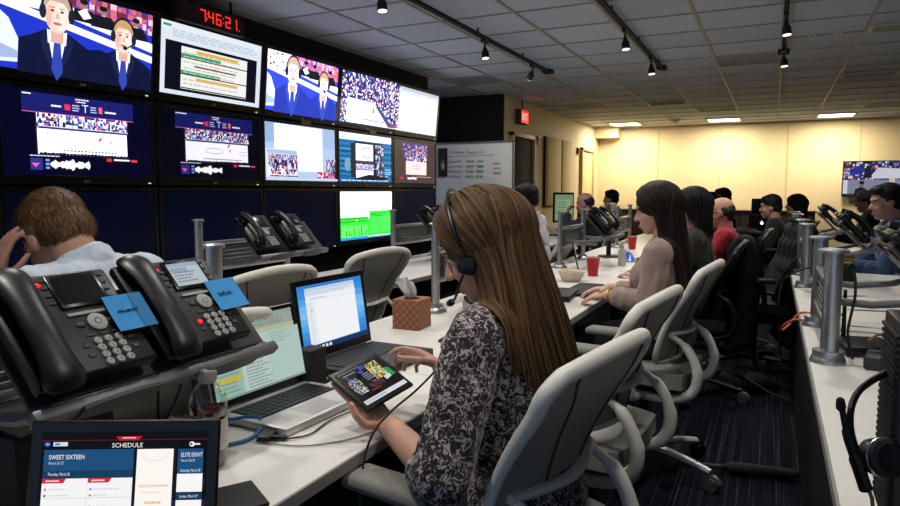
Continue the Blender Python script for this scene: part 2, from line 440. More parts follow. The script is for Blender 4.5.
    if collar:
        ax = (hc+H.to_3x3() @ V((-.028,0,-.06))-up).normalized(); e1 = (V((1,0,0))-ax*ax.x).normalized(); e2 = ax.cross(e1)
        for hh in (.0, .018, .034):
            ring = [up+ax*(hh+.012-.012*math.cos(t))+e1*math.cos(t)*(.072-hh*.15)+e2*math.sin(t)*(.074-hh*.15) for t in [2*PI*i/16 for i in range(16)]]
            for i in range(16): mb.capsule(ring[i], ring[(i+1) % 16], .013, .013, 8)
    blob('shirt' if not fem else 'blouse', mb, top_v or max(voxel, .008), top_it, tm, root, .006)
    bm_ = bot if not isinstance(bot, str) else mat('trouser_'+bot, bot, .9, var=.15, scale=80, bump=.1)
    blob('trousers', prim_mb([torso[0]]+lg, .012), max(voxel, .010), 3, bm_, root, .005)
    shm = mat('shoe_'+shoes, shoes, .5)
    for a, t in feet:
        q = MB(); q.capsule(a-V((0,0,.03))-t*.045, a+t*.15-V((0,0,.058)), .046, .036); q.capsule(a-V((0,0,.02)), a+V((0,0,.01)), .05, .048)
        obj('shoe', q, shm, root)
    if eyes:
        for sd in (1, -1):
            e = MB(); e.ell(H @ (V((.0675,sd*.031,.004))*k), .0122*k); eo = obj('eye', e, mat('eye_white', 'd8d2cc', .2, var=.03), root)
            i = MB(); i.ell(H @ (V((.0758,sd*.031,.003))*k), (.0048*k,.006*k,.006*k), H); obj('iris', i, mat('iris', '2c2018', .15), eo)
            w = MB(); w.tube([H @ (V((.086-.02*abs(q)**2,sd*(.031+.02*q),.027-.006*q*q))*k) for q in (-1,-.5,0,.5,1)], [.002,.0036,.0036,.003,.0015], 6); obj('eyebrow', w, mat('brow_'+hair[0], hair[0], .8), root)
            q = MB(); q.tube([H @ (V((.0822-.012*abs(t)**2,sd*(.031+.016*t),.0095-.004*t*t))*k) for t in (-1,-.5,0,.5,1)], .0022, 6); obj('eyelid', q, sk, root)
        m = MB(); m.tube([H @ (V((.0975-.011*t*t,t*.022,-.068-.002*t*t))*k) for t in (-1,-.6,-.2,.2,.6,1)], [.001,.0035,.0048,.0048,.0035,.001], 8, flat=.8); obj('lips', m, mat('lips_'+(lips or skin), lips or '9c5f55', .45), root)
    if style == 'long':
        hpz = dict(zend=.72, n=330, cols=hair, rnd=rnd); hpz.update(hairp or {})
        solid = [q for q in torso]+[(q[0], q[1], q[2], q[3]+.008, q[4]+.008) for q in arms[:1]+arms[2:3]]
        mb = long_hair(H, solid, hpz.pop('zend'), hpz.pop('n'), hpz.pop('cols'), hpz.pop('rnd'), **hpz)
        mb.col = tuple(x*.5 for x in lin(hair[0])); mb.ell(H @ V((-.016,0,.034)), (.102,.085,.096), H, 20, 12)
        ho = obj('hair', mb, attr_mat('hair_strand', .55, (6,6,1), .3, .22), root, ang=70)
    elif style:
        mb = short_hair(H, hair, rnd, style, k=k, **(hairp or {}))
        ho = obj('hair', mb, attr_mat('hair_short', .6, (4,4,4), .3, .3), root, ang=60)
    return root, H
def headset(label, loc, rz, H, side=1, puff=1.0, mic=True, cs=1.0, fx=0):
    root = thing('headset', label, 'headset', loc, rz); bl = mat('headset_black', '101012', .35)
    b = MB(); arc = [H @ V((-.012+fx*(1-.6*max(0,math.cos(t)))+.01*math.cos(t), .108*puff*math.sin(t), .03+.112*puff*math.cos(t))) for t in [math.radians(x) for x in range(-92, 93, 8)]]
    b.tube(arc, .0085, 8, flat=.5, up=(1,0,0)); obj('headband', b, bl, root)
    for sd in (1, -1):
        e = MB(); c = V((-.006+fx, sd*.1*puff, -.022)); R = H.to_3x3()
        e.lathe([(r_*cs, z_) for r_, z_ in ((.012,-.012),(.03,-.01),(.033,0),(.026,.012),(.008,.015))], H @ c, 18, R @ V((0,sd,0))); eo = obj('ear_cup', e, bl, root)
        p = MB(); p.lathe([(r_*cs, z_) for r_, z_ in ((.02,-.026),(.031,-.022),(.032,-.012),(.028,-.009))], H @ c, 18, R @ V((0,sd,0))); obj('ear_pad', p, mat('ear_pad', '1c1b1c', .8), eo)
    if mic:
        m = MB(); m.tube(bez([H @ V(q) for q in ((fx,side*.104*puff,-.03),(.04+fx*.5,side*.1,-.05),(.085,side*.075,-.075),(.115,side*.035,-.082))], 5), .0032, 6); mo = obj('microphone_boom', m, bl, root)
        t = MB(); t.capsule(H @ V((.11,side*.04,-.082)), H @ V((.122,side*.018,-.083)), .0085, .0075, 10); obj('microphone_tip', t, mat('mic_foam', '0c0c0d', .9), mo)
    return root
# ------------------------------------------------------------------ shared materials
WHT = mat('desk_white', 'd9d6d0', .42, var=.03, scale=8)
EDGE = mat('desk_edge', '8d8a85', .5, var=.06)
ALU = mat('aluminium', 'b4b6b8', .32, .85, var=.08, scale=40, stretch=(1,1,.1))
ALUD = mat('aluminium_dull', '66686a', .45, .6, var=.1)
BLK = mat('black_plastic', '101012', .42, var=.12, scale=90)
BLK2 = mat('black_matt', '0c0c0e', .7, var=.15)
GRYP = mat('phone_shelf_grey', '3f3e3c', .5, .2, var=.1)
CHP = mat('chair_plastic', 'd6d3c9', .42, var=.05, scale=15)
CHM = mat('chair_mesh', '9c9a91', .75, var=.10, scale=160, bump=.25)
CHS = mat('chair_fabric', '7a7972', .85, var=.14, scale=150, bump=.2)
DGR = mat('dark_grey_plastic', '2b2b2d', .5)
RUB = mat('rubber_black', '121213', .8)

# ------------------------------------------------------------------ chair
def make_chair(label, loc, rz, group=None, dark=False):
    root = thing('office_chair', label, 'chair', loc, rz, group)
    CHP_, CHM_, CHS_ = (BLK, BLK2, BLK2) if dark else (CHP, CHM, CHS)  # dark set paints the dimness of the far seats into the chair colours
    s = MB()
    s.sheet(lambda u, v: (-.21+.46*u, (v-.5)*(.47-.05*abs(2*u-1)**6), .462+.012*math.sin(PI*u)-.035*max(0,u-.8)/.2*.8+.02*(2*v-1)**2-.0*u), 14, 12, .06)
    obj('seat', s, CHS_, root)
    m = MB(); m.box((-.02,0,.405), (.24,.15,.06), bev=.02); obj('tilt_mechanism', m, DGR, root)
    c = MB(); c.cyl((0,0,.10), (0,0,.26), .028); c.cyl((0,0,.24), (0,0,.39), .02); obj('gas_column', c, DGR, root)
    def w(q): return (.42+.11*q)*(1-.20*max(0,abs(2*q-1)-.78)**2/.0484)
    def pt(q, t, off=0):           # q bottom->top, t -1..1 across
        z = .55+.42*q; x = -.145-.155*q+.035*math.sin(PI*min(1,q*1.25))*.6 + .055*t*t*(1-.45*q)
        z2 = z-.022*t*t*q**3
        return V((x+off*-.93, t*w(q)/2, z2+off*.3))
    b = MB(); b.sheet(lambda u, v: pt(.02+.96*u, (2*v-1)*.985), 18, 14, .010); obj('back_mesh', b, CHM_, root)
    f = MB(); loop = [pt(i/28, -1) for i in range(29)]+[pt(1, t) for t in [-.9+.1*i for i in range(19)]]+[pt(1-i/28, 1) for i in range(29)]+[pt(0, .9-.1*i) for i in range(19)]
    rs = [.013+.004*max(0,(p.z-.72)/.2) for p in loop]
    f.tube(loop, rs, 12, closed=True); obj('back_frame', f, CHP_, root, ang=80)
    for sd in (1, -1):
        l = MB(); l.tube([pt(q, sd*(.30+.42*q**1.6), .009) for q in [.03+.94*i/14 for i in range(15)]], .003, 6); obj('flex_strip', l, RUB if dark else mat('flex_grey','3c3c38',.6), root)
        j = MB(); j.tube(bez([(.02,sd*.15,.40),(-.12,sd*.17,.395),(-.235,sd*.18,.43),(-.265,sd*.185,.52),(-.225,sd*.185,.62),tuple(pt(.30,sd*.8,.006))], 6), [.02]*12+[.022]*8+[.019]*6+[.012]*5, 10); obj('back_support', j, CHP_, root)
        a = MB(); a.tube(bez([(-.02,sd*.20,.40),(-.02,sd*.285,.42),(-.015,sd*.30,.52),(.0,sd*.298,.66)], 6), [.02]*6+[.02]*6+[.016]*7, 10); ao = obj('armrest', a, CHP_, root)
        p = MB(); p.box((.05,sd*.29,.685), (.25,.09,.034), bev=.017, seg=3); obj('arm_pad', p, CHS_, ao)
    x = MB(); x.tube(bez([tuple(pt(.30,-.85,.012)),tuple(pt(.27,0,.03)),tuple(pt(.30,.85,.012))], 8), .016, 8, flat=.7); obj('lumbar_bar', x, CHP_, root)
    for i in range(5):
        a = 2*PI*i/5+.35; d = V((math.cos(a), math.sin(a), 0)); n = V((-d.y, d.x, 0))
        l = MB(); l.tube([V((0,0,.112))+d*.02, V((0,0,.112))+d*.12, V((0,0,.098))+d*.24, V((0,0,.082))+d*.325], [.03,.027,.022,.018], 8, flat=.75); lo = obj('leg', l, BLK if dark else (CHP if i % 2 else ALU), root)
        q = MB(); c0 = d*.325+V((0,0,.03)); q.cyl(c0+V((0,0,.025)), c0+V((0,0,.055)), .009); cc = c0+d*.012
        for sg in (1, -1): q.cyl(cc+n*sg*.008, cc+n*sg*.026, .029, n=18)
        q.tube([cc+V((0,0,.0))+d*(.034*math.cos(t))+V((0,0,.034*math.sin(t))) for t in (.2,.8,1.4,2.0,2.6)], .012, 8); obj('caster', q, BLK if i % 2 else ALUD, lo)
    return root

# ------------------------------------------------------------------ desks and their rails
def make_desk(label, loc, ln, depth, sgn, modesty=False, group=None):
    """front edge at local x=0, runs to -depth*sgn ; y from 0 to ln"""
    root = thing('desk', label, 'desk', loc, 0, group); d = -depth*sgn
    t = MB(); t.box((d/2, ln/2, .7175), (depth, ln-.004, .025), bev=.003, seg=1); obj('tabletop', t, WHT, root)
    e = MB(); e.box((.002*sgn, ln/2, .7165), (.006, ln-.004, .028), bev=.002, seg=1); obj('edge_band', e, EDGE, root)
    for y in (.09, ln-.09):
        l = MB(); l.box((d/2, y, .69), (depth-.12, .05, .03)); l.box((d*.5, y, .36), (.07, .05, .65)); l.box((d/2, y, .02), (depth-.1, .06, .04), bev=.01); obj('leg_frame', l, DGR, root)
    if modesty:
        m = MB(); m.box((-.035*sgn, ln/2, .36), (.018, ln-.02, .66)); obj('modesty_panel', m, BLK2, root)
    else:
        m = MB(); m.box((d+.05*sgn, ln/2, .5), (.018, ln-.24, .34)); obj('modesty_panel', m, DGR, root)
    c = MB(); c.box((d+.11*sgn, ln/2, .665), (.12, ln-.24, .05)); obj('cable_tray', c, DGR, root)
    return root
def make_rail(label, loc, ln=.66, group=None, top=1.12, panel=True, rx=.019, ry=.024):
    root = thing('desk_rail', label, 'desk rail', loc, 0, group); h = top-.73
    for y in (0, ln):
        p = MB(); p.rings([[V((rx*math.cos(a)*(1 if math.cos(a) > 0 else .8), y+ry*math.sin(a), z)) for a in [2*PI*k/18 for k in range(18)]] for z in (.012, h-.004)]); p.lathe([(.7*(rx+ry),h-.004),(.7*(rx+ry),h+.004),(.5*(rx+ry),h+.008),(.004,h+.009)], (0,y,0), 18)
        po = obj('post', p, ALU, root)
        b = MB(); b.lathe([(.053,0),(.053,.008),(.050,.016),(.020+ry*.7,.026),(.010+ry,.04)], (0,y,0), 24); obj('base', b, ALU, po)
    t = MB(); t.box((0, ln/2, h-.12), (.03, ln-.04, .022), bev=.005); obj('upper_rail', t, ALU, root)
    t = MB(); t.box((0, ln/2, h-.255), (.034, ln-.04, .022), bev=.005); obj('lower_rail', t, ALU, root)
    if panel:
        q = MB()
        for i in range(5): q.box((0, ln/2, h-.142-.022*i-.004), (.014, ln-.045, .013), bev=.003, seg=1)
        q.box((0, ln/2, h-.19), (.006, ln-.05, .11)); obj('slat_panel', q, ALUD, root)
    return root
def make_shelf(label, loc, ln=.54, group=None):
    """sloped shelf that carries two desk phones; hooks on the rail behind (local x=-.32)"""
    root = thing('phone_shelf', label, 'phone shelf', loc, 0, group)
    c, s_ = math.cos(math.radians(48)), math.sin(math.radians(48))
    M = Matrix(((-c,0,s_,0),(0,1,0,0),(s_,0,c,0),(0,0,0,1)))
    p = MB(); p.M = M; p.box((.11, ln/2, -.022), (.2, ln, .008), bev=.003, seg=1); obj('plate', p, GRYP, root)
    b = MB(); b.M = M; b.box((-.012, ln/2, -.012), (.024, ln+.02, .026), bev=.005); obj('front_bar', b, ALUD, root)
    for y in (.02, ln-.02):
        a = MB(); a.tube([(.0,y,-.012),(-.08,y,-.035),(-.2,y,-.05),(-.30,y,-.045)], .013, 8); a.box((-.315,y,-.03), (.035,.05,.08), bev=.008); obj('arm', a, ALUD, root)
    for y in (ln*.25, ln*.74):
        l = MB(); l.M = M; l.sheet(lambda u, v: (-.026-.004*math.sin(PI*u), y-.075+.15*u, -.02+(.034+.018*math.sin(PI*u))*v), 12, 2, .007); obj('phone_lip', l, GRYP, root)
    return root

# ------------------------------------------------------------------ desk phone (local x = up the slope, y = left to right seen by the user is -y..+y, z = out)
def phone_tilt(): 
    c, s_ = math.cos(math.radians(48)), math.sin(math.radians(48))
    return Matrix(((-c,0,s_,0),(0,1,0,0),(s_,0,c,0),(0,0,0,1)))
KEYM = mat('key_grey', '9d9c98', .5); KEYD = mat('key_dark', '333336', .5); REDL = mat('message_red', '7a1520', .4, emit='ff2030', es=1.2)
def make_phone(label, loc, lit, group=None, red=(True, False)):
    root = thing('desk_phone', label, 'phone', loc, 0, group); M = phone_tilt()
    def mk(name, fn, m, par=root, **k):
        b = MB(); b.M = M; fn(b); return obj(name, b, m, par, **k)
    body = mk('body', lambda b: (b.box((.108,.02,.002), (.216,.175,.026), bev=.009, seg=3), b.box((.108,-.084,-.002), (.225,.072,.02), bev=.008), b.box((.10,.0,-.015), (.15,.12,.02))), BLK)
    def hs(b):
        P = bez([(-.014,-.078,.010),(.016,-.079,.022),(.065,-.079,.028),(.115,-.079,.030),(.165,-.078,.028),(.205,-.077,.020),(.230,-.077,.010)], 4)
        b.tube(P, [.026,.033,.037,.037,.035,.032,.030,.029,.028,.028,.028,.028,.028,.028,.028,.029,.030,.032,.034,.036,.037,.037,.035,.031,.022][:len(P)], 14, flat=.42, up=(0,0,1))
    h = mk('handset', hs, mat('handset_black', '0d0d0f', .36))
    mk('earpiece', lambda b: b.ell((.20,-.075,.014), (.028,.029,.016)), BLK, h); mk('mouthpiece', lambda b: b.ell((.018,-.077,.014), (.03,.030,.016)), BLK, h)
    mk('screen_bezel', lambda b: b.box((.17,.03,.0165), (.074,.098,.006), bev=.003), mat('bezel_black', '0a0a0b', .25))
    W, Hh = .082, .058
    cv = Canvas(W, Hh, 'c3d0d8' if lit else '15161a', 3, 1)
    if lit:
        cv.rect(0,.82,1,1,'9fb3c4'); cv.rows(.05,.1,.9,.78,5,'7d8b98',(.4,.9)); cv.rect(.0,.60,.55,.76,'8fa9c6')
    else: cv.rect(.06,.1,.94,.9,'191b20')
    cv.build('screen', M @ Matrix.Translation((.17-Hh/2,.03-W/2,.0203)) @ Matrix(((0,1,0,0),(1,0,0,0),(0,0,-1,0),(0,0,0,1))) @ Matrix.Scale(-1,4,(0,0,1)), root, screen_mat(.75 if lit else .35))
    mk('label_strip', lambda b: b.box((.120,.03,.0165), (.007,.09,.004), bev=.001, seg=1), KEYM)
    for sd in (-.026,.086):
        for i in range(4): mk('soft_key', lambda b: b.box((.198-.0165*i, sd, .0155), (.006,.012,.004), bev=.0015, seg=1), KEYD)
    mk('navigation_ring', lambda b: b.lathe([(.018,.0),(.018,.004),(.015,.0055),(.007,.0055),(.006,.003),(.005,.006),(.001,.0062)], (.098,.03,.0145), 20), KEYM)
    for y in (0,.06): mk('function_key', lambda b: b.ell((.098,y-.001,.0155), (.007,.009,.003)), KEYD)
    for i in range(3): mk('function_key', lambda b: b.box((.074, .006+.024*i, .0155), (.004,.017,.003)), KEYD)
    for y in (-.012,.074):
        for i in range(2): mk('function_key', lambda b: b.box((.055-.02*i, y, .0155), (.009,.012,.003), bev=.001, seg=1), KEYD)
    n = 0; T = '123456789*0#'
    for r in range(4):
        for c_ in range(3):
            x, y = .060-.0148*r, .011+.0205*c_
            kb = MB(); kb.M = M; kb.lathe([(.0075,0),(.0078,.003),(.0062,.0048),(.001,.005)], (x,y,.0145), 14); ko = obj('key', kb, KEYM, root)
            vs, fs, L = text_geo(T[n]); n += 1
            g = MB(); g.M = M @ Matrix.Translation((x-.003,y-L*.0045,.0197)) @ Matrix(((0,1,0,0),(1,0,0,0),(0,0,1,0),(0,0,0,1))); g.add([(a*.009,b*.009,0) for a, b in vs], fs); obj('digit', g, BLK2, ko, smooth=False)
    if red[0]: mk('message_light', lambda b: b.ell((.190,-.036,.016), (.005,.007,.004)), REDL)
    if red[1]: mk('mute_key', lambda b: b.ell((.052,-.012,.0165), (.005,.006,.003)), REDL)
    mk('stand_foot', lambda b: b.box((.15,.0,-.03), (.05,.13,.04), bev=.01), BLK)
    return root
def phone_lite(label, loc, group, lit=False):
    """the same phone, seen small or from behind"""
    root = thing('desk_phone', label, 'phone', loc, 0, group); M = phone_tilt()
    b = MB(); b.M = M; b.box((.108,.02,.002), (.216,.175,.026), bev=.009); b.box((.108,-.078,-.002), (.205,.06,.02), bev=.008); b.box((.15,0,-.025), (.06,.13,.04), bev=.01); obj('body', b, BLK, root)
    P = bez([(.008,-.072,.024),(.05,-.073,.052),(.115,-.074,.058),(.18,-.073,.045),(.212,-.072,.026)], 4)
    h = MB(); h.M = M; h.tube(P, [.024]*4+[.021]*9+[.026]*4, 10, flat=.62, up=(0,0,1)); h.ell((.035,-.073,.02), (.03,.026,.02)); h.ell((.186,-.072,.02), (.028,.026,.02)); obj('handset', h, mat('handset_black', '0d0d0f', .36), root)
    s = MB(); s.M = M; s.box((.17,.03,.0165), (.07,.095,.006), bev=.002); obj('screen', s, mat('phone_screen_off', '191b20', .2), root)
    k = MB(); k.M = M
    for r in range(4):
        for c_ in range(3): k.lathe([(.0075,0),(.0075,.004),(.001,.005)], (.060-.0148*r, .011+.0205*c_, .0145), 8)
    k.lathe([(.018,0),(.018,.004),(.001,.005)], (.098,.03,.0145), 14); k.box((.120,.03,.0165), (.007,.09,.004)); obj('keypad', k, KEYM, root)
    return root
# ------------------------------------------------------------------ camera
cam = bpy.data.objects.new('camera', bpy.data.cameras.new('camera')); COL.objects.link(cam)
cam.location = (0, 0, 1.28); cam.rotation_euler = (math.radians(90-5.287), 0, math.radians(25.712))
cam.data.sensor_width = 36; cam.data.lens = 670*36/900; cam.data.clip_start = .03
SC.camera = cam
SC.view_settings.view_transform = 'Standard'; SC.view_settings.look = 'None'; SC.view_settings.gamma = 1; SC.view_settings.exposure = 0
SC.view_settings.use_curve_mapping = False
SC.cycles.use_denoising = True; SC.cycles.max_bounces = 6; SC.cycles.sample_clamp_indirect = 4

# ------------------------------------------------------------------ room shell
CEIL, XL, YB, XR = 2.62, -3.45, 14.55, 3.6
def carpet():
    m = bpy.data.materials.new('carpet'); t, out = nt(m); N = t.nodes.new; L = t.links.new
    b = N('ShaderNodeBsdfPrincipled'); b.inputs['Roughness'].default_value = .95; b.inputs['Specular IOR Level'].default_value = .1; L(b.outputs[0], out.inputs[0])
    tc = N('ShaderNodeTexCoord'); mp = N('ShaderNodeMapping'); mp.inputs['Scale'].default_value = (95, .7, 1); L(tc.outputs['Object'], mp.inputs[0])
    n = N('ShaderNodeTexNoise'); n.inputs['Scale'].default_value = 1; n.inputs['Detail'].default_value = 2; L(mp.outputs[0], n.inputs[0])
    r = N('ShaderNodeValToRGB'); e = r.color_ramp.elements; e[0].position = .36; e[0].color = lin('0d0e16')+(1,); e[1].position = .60; e[1].color = lin('20222f')+(1,)
    x = e.new(.64); x.color = lin('4c4c5a')+(1,); x = e.new(.68); x.color = lin('23242f')+(1,); L(n.outputs[0], r.inputs[0])
    n2 = N('ShaderNodeTexNoise'); n2.inputs['Scale'].default_value = 420; L(tc.outputs['Object'], n2.inputs[0])
    mx = N('ShaderNodeMix'); mx.data_type = 'RGBA'; mx.blend_type = 'MULTIPLY'; mx.inputs[0].default_value = .5; L(r.outputs[0], mx.inputs[6]); L(n2.outputs[0], mx.inputs[7]); L(mx.outputs[2], b.inputs['Base Color'])
    bp = N('ShaderNodeBump'); bp.inputs['Strength'].default_value = .5; bp.inputs['Distance'].default_value = .004; L(n2.outputs[0], bp.inputs['Height']); L(bp.outputs[0], b.inputs['Normal'])
    return m
b = MB(); b.box(((-4.6+XR)/2, 6, -.05), (XR+4.6, 18, .1)); struct('floor', b, carpet(), smooth=False)
def ceil_mat():
    m = bpy.data.materials.new('ceiling_tile'); t, out = nt(m); N = t.nodes.new; L = t.links.new
    b = N('ShaderNodeBsdfPrincipled'); b.inputs['Roughness'].default_value = .9; L(b.outputs[0], out.inputs[0])
    tc = N('ShaderNodeTexCoord'); mp = N('ShaderNodeMapping'); mp.inputs['Location'].default_value = (-.016/.61, 0, 0); mp.inputs['Scale'].default_value = (1/.61, 1/.61, 1); L(tc.outputs['Object'], mp.inputs[0])
    fl = N('ShaderNodeVectorMath'); fl.operation = 'FLOOR'; L(mp.outputs[0], fl.inputs[0])
    wn = N('ShaderNodeTexWhiteNoise'); L(fl.outputs[0], wn.inputs[0])
    r = N('ShaderNodeValToRGB'); e = r.color_ramp.elements; r.color_ramp.interpolation = 'CONSTANT'; e[0].color = lin('ced6e6')+(1,); e[1].position = .94; e[1].color = lin('a4a5a8')+(1,)  # bluish cast of the room light is put into the tile tones
    for p, c in ((.35,'d2daea'),(.7,'c8d0e0')): x = e.new(p); x.color = lin(c)+(1,)
    L(wn.outputs['Value'], r.inputs[0])
    n2 = N('ShaderNodeTexNoise'); n2.inputs['Scale'].default_value = 120; n2.inputs['Detail'].default_value = 5; L(tc.outputs['Object'], n2.inputs[0])
    mx = N('ShaderNodeMix'); mx.data_type = 'RGBA'; mx.blend_type = 'MULTIPLY'; mx.inputs[0].default_value = .25; L(r.outputs[0], mx.inputs[6]); L(n2.outputs[0], mx.inputs[7]); L(mx.outputs[2], b.inputs['Base Color'])
    return m
b = MB(); b.box(((-4.6+XR)/2, 6, CEIL+.05), (XR+4.6, 18, .1)); struct('ceiling', b, ceil_mat(), smooth=False)
g = MB()
for i in range(-7, 6): g.box((.016+.61*i, 6, CEIL-.004), (.024, 17.4, .010))
for j in range(-3, 24): g.box((-.4, .61*j+.35-.35, CEIL-.0035), (8.0, .022, .009))
struct('trim_ceiling_grid', g, mat('grid_paint', 'a49e90', .5, var=.04), smooth=False)
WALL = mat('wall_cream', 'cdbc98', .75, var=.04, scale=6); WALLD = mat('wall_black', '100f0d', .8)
b = MB(); b.box(((XL+XR)/2, YB+.06, CEIL/2), (XR-XL+.3, .12, CEIL)); struct('wall_back', b, WALL, smooth=False)
b = MB(); b.box((XL-.06, (8.86+YB)/2, CEIL/2), (.12, YB-8.86, CEIL)); struct('wall_left', b, WALL, smooth=False)
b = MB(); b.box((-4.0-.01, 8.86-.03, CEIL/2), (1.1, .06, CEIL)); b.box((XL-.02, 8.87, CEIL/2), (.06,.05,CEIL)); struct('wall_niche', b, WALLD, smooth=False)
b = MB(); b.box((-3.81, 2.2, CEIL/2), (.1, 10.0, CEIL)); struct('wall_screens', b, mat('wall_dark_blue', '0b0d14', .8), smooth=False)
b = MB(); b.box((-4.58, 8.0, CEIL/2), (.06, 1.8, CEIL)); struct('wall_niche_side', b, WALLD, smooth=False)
b = MB(); b.box((XR+.06, 5.8, CEIL/2), (.12, 17.6, CEIL)); struct('wall_right', b, mat('wall_right_paint', 'a89a7c', .8, var=.04), smooth=False)
b = MB(); b.box((XL+.24, YB-.17, 2.51), (.47, .36, .24)); struct('trim_soffit', b, WALL, smooth=False)
b = MB(); b.box((0, YB-.008, .05), (XR-XL, .016, .1)); struct('baseboard_back', b, mat('baseboard_dark', '2a2620', .6))
b = MB(); b.box((XL+.008, 11.7, .05), (.016, 5.6, .1)); struct('baseboard_left', b, mat('baseboard_dark', '2a2620', .6))
# vertical seams of the fabric wall panels at the back
b = MB()
for x in (-2.2,-1.0,.2,1.4,2.6): b.box((x, YB-.003, 1.3), (.012, .008, 2.5))
struct('trim_back_wall', b, mat('wall_seam', 'b9a678', .8))
# doors on the left wall
FR = mat('door_frame_paint', 'b9a172', .5); DW = mat('door_brown', '120c08', .85); DC = mat('door_cream', 'c3ad78', .6)
def door(n, y0, y1, top, leafm):
    r = bpy.data.objects.new(n, None); COL.objects.link(r); r['kind'] = 'structure'; r.location = (XL, (y0+y1)/2, 0); w = y1-y0
    f = MB()
    for s in (-1, 1): f.box((.03, s*(w/2-.03), top/2), (.07,.06,top), bev=.006)
    f.box((.03, 0, top-.03), (.07, w, .06), bev=.006); obj('door_frame', f, FR, r)
    l = MB(); l.box((.012, 0, (top-.06)/2), (.03, w-.13, top-.08), bev=.004); lo = obj('door_leaf', l, leafm, r)
    h = MB(); h.cyl((.02,-w/2+.14,1.0), (.075,-w/2+.14,1.0), .012); h.capsule((.075,-w/2+.14,1.0), (.075,-w/2+.26,1.0), .011, .009); obj('door_handle', h, ALU, lo)
door('door_1', 9.12, 10.15, 2.13, DW); door('door_2', 13.0, 13.98, 2.13, DC)
# ------------------------------------------------------------------ things on the walls
t = thing('exit_sign', 'red glowing exit sign above the dark brown door on left wall', 'sign', (XL, 9.52, 2.37))
b = MB(); b.box((.05,0,0), (.09,.34,.21), bev=.012); obj('housing', b, mat('exit_housing', '3a342a', .5), t)
cv = Canvas(.30,.18,'ff2a2e',1,1.3); cv.text('EXIT', .5, .22, .56, 'ffc9c0', .8, True); cv.build('face', frameM((.0965,-.15,-.09),(0,1,0),(0,0,1)), t, screen_mat(1.1))
b = MB(); b.cyl((.05,0,.1), (.05,0,.25), .011); obj('conduit', b, DGR, t)
for y, z, l in ((10.36,2.08,'small red fire alarm strobe beside the dark brown door'),(12.82,2.05,'small red fire alarm strobe beside the cream door')):
    t = thing('fire_alarm', l, 'alarm', (XL,y,z)); b = MB(); b.box((.02,0,0), (.04,.11,.13), bev=.01); obj('housing', b, mat('alarm_red','7a2018',.4), t); b = MB(); b.ell((.045,0,.02), (.02,.03,.02)); obj('strobe', b, mat('strobe','c9b9a0',.2), t)
for y0, y1, l in ((10.72,11.5,'tall cream fabric acoustic panel with dark edge, nearer of two between the doors'),(11.56,12.15,'tall cream fabric acoustic panel, farther of two between the doors')):
    t = thing('acoustic_panel', l, 'wall panel', (XL,(y0+y1)/2,1.6)); b = MB(); b.box((.055,0,0), (.05,y1-y0-.02,1.14), bev=.01); obj('fabric_face', b, mat('panel_fabric','d6c294',.9,var=.08,scale=200), t)
    b = MB(); b.box((.018,0,0), (.036,y1-y0,1.16)); obj('edge_frame', b, mat('panel_edge','1d1811',.7), t)
# back-right television
def tv_shell(t, w, h, d=.06, bez=.028, chin=.05, m=BLK):
    b = MB(); b.box((-d/2-.004,0,0), (d,w,h), bev=.008); obj('casing', b, m, t)
    f = MB()
    f.box((0,0,h/2-bez/2), (.016,w,bez), bev=.003, seg=1); f.box((0,0,-h/2+chin/2), (.016,w,chin), bev=.003, seg=1)
    for s in (-1,1): f.box((0,s*(w/2-bez/2),(chin-bez)/2), (.016,bez,h-chin-bez+.004), bev=.003, seg=1)
    obj('bezel', f, mat('tv_bezel','08080a',.3), t)
    return (w-2*bez, h-bez-chin, -w/2+bez, -h/2+chin)
def tv_screen(t, cv, geo, m): cv.build('screen', frameM((.002, geo[2], geo[3]), (0,1,0), (0,0,1)), t, m)

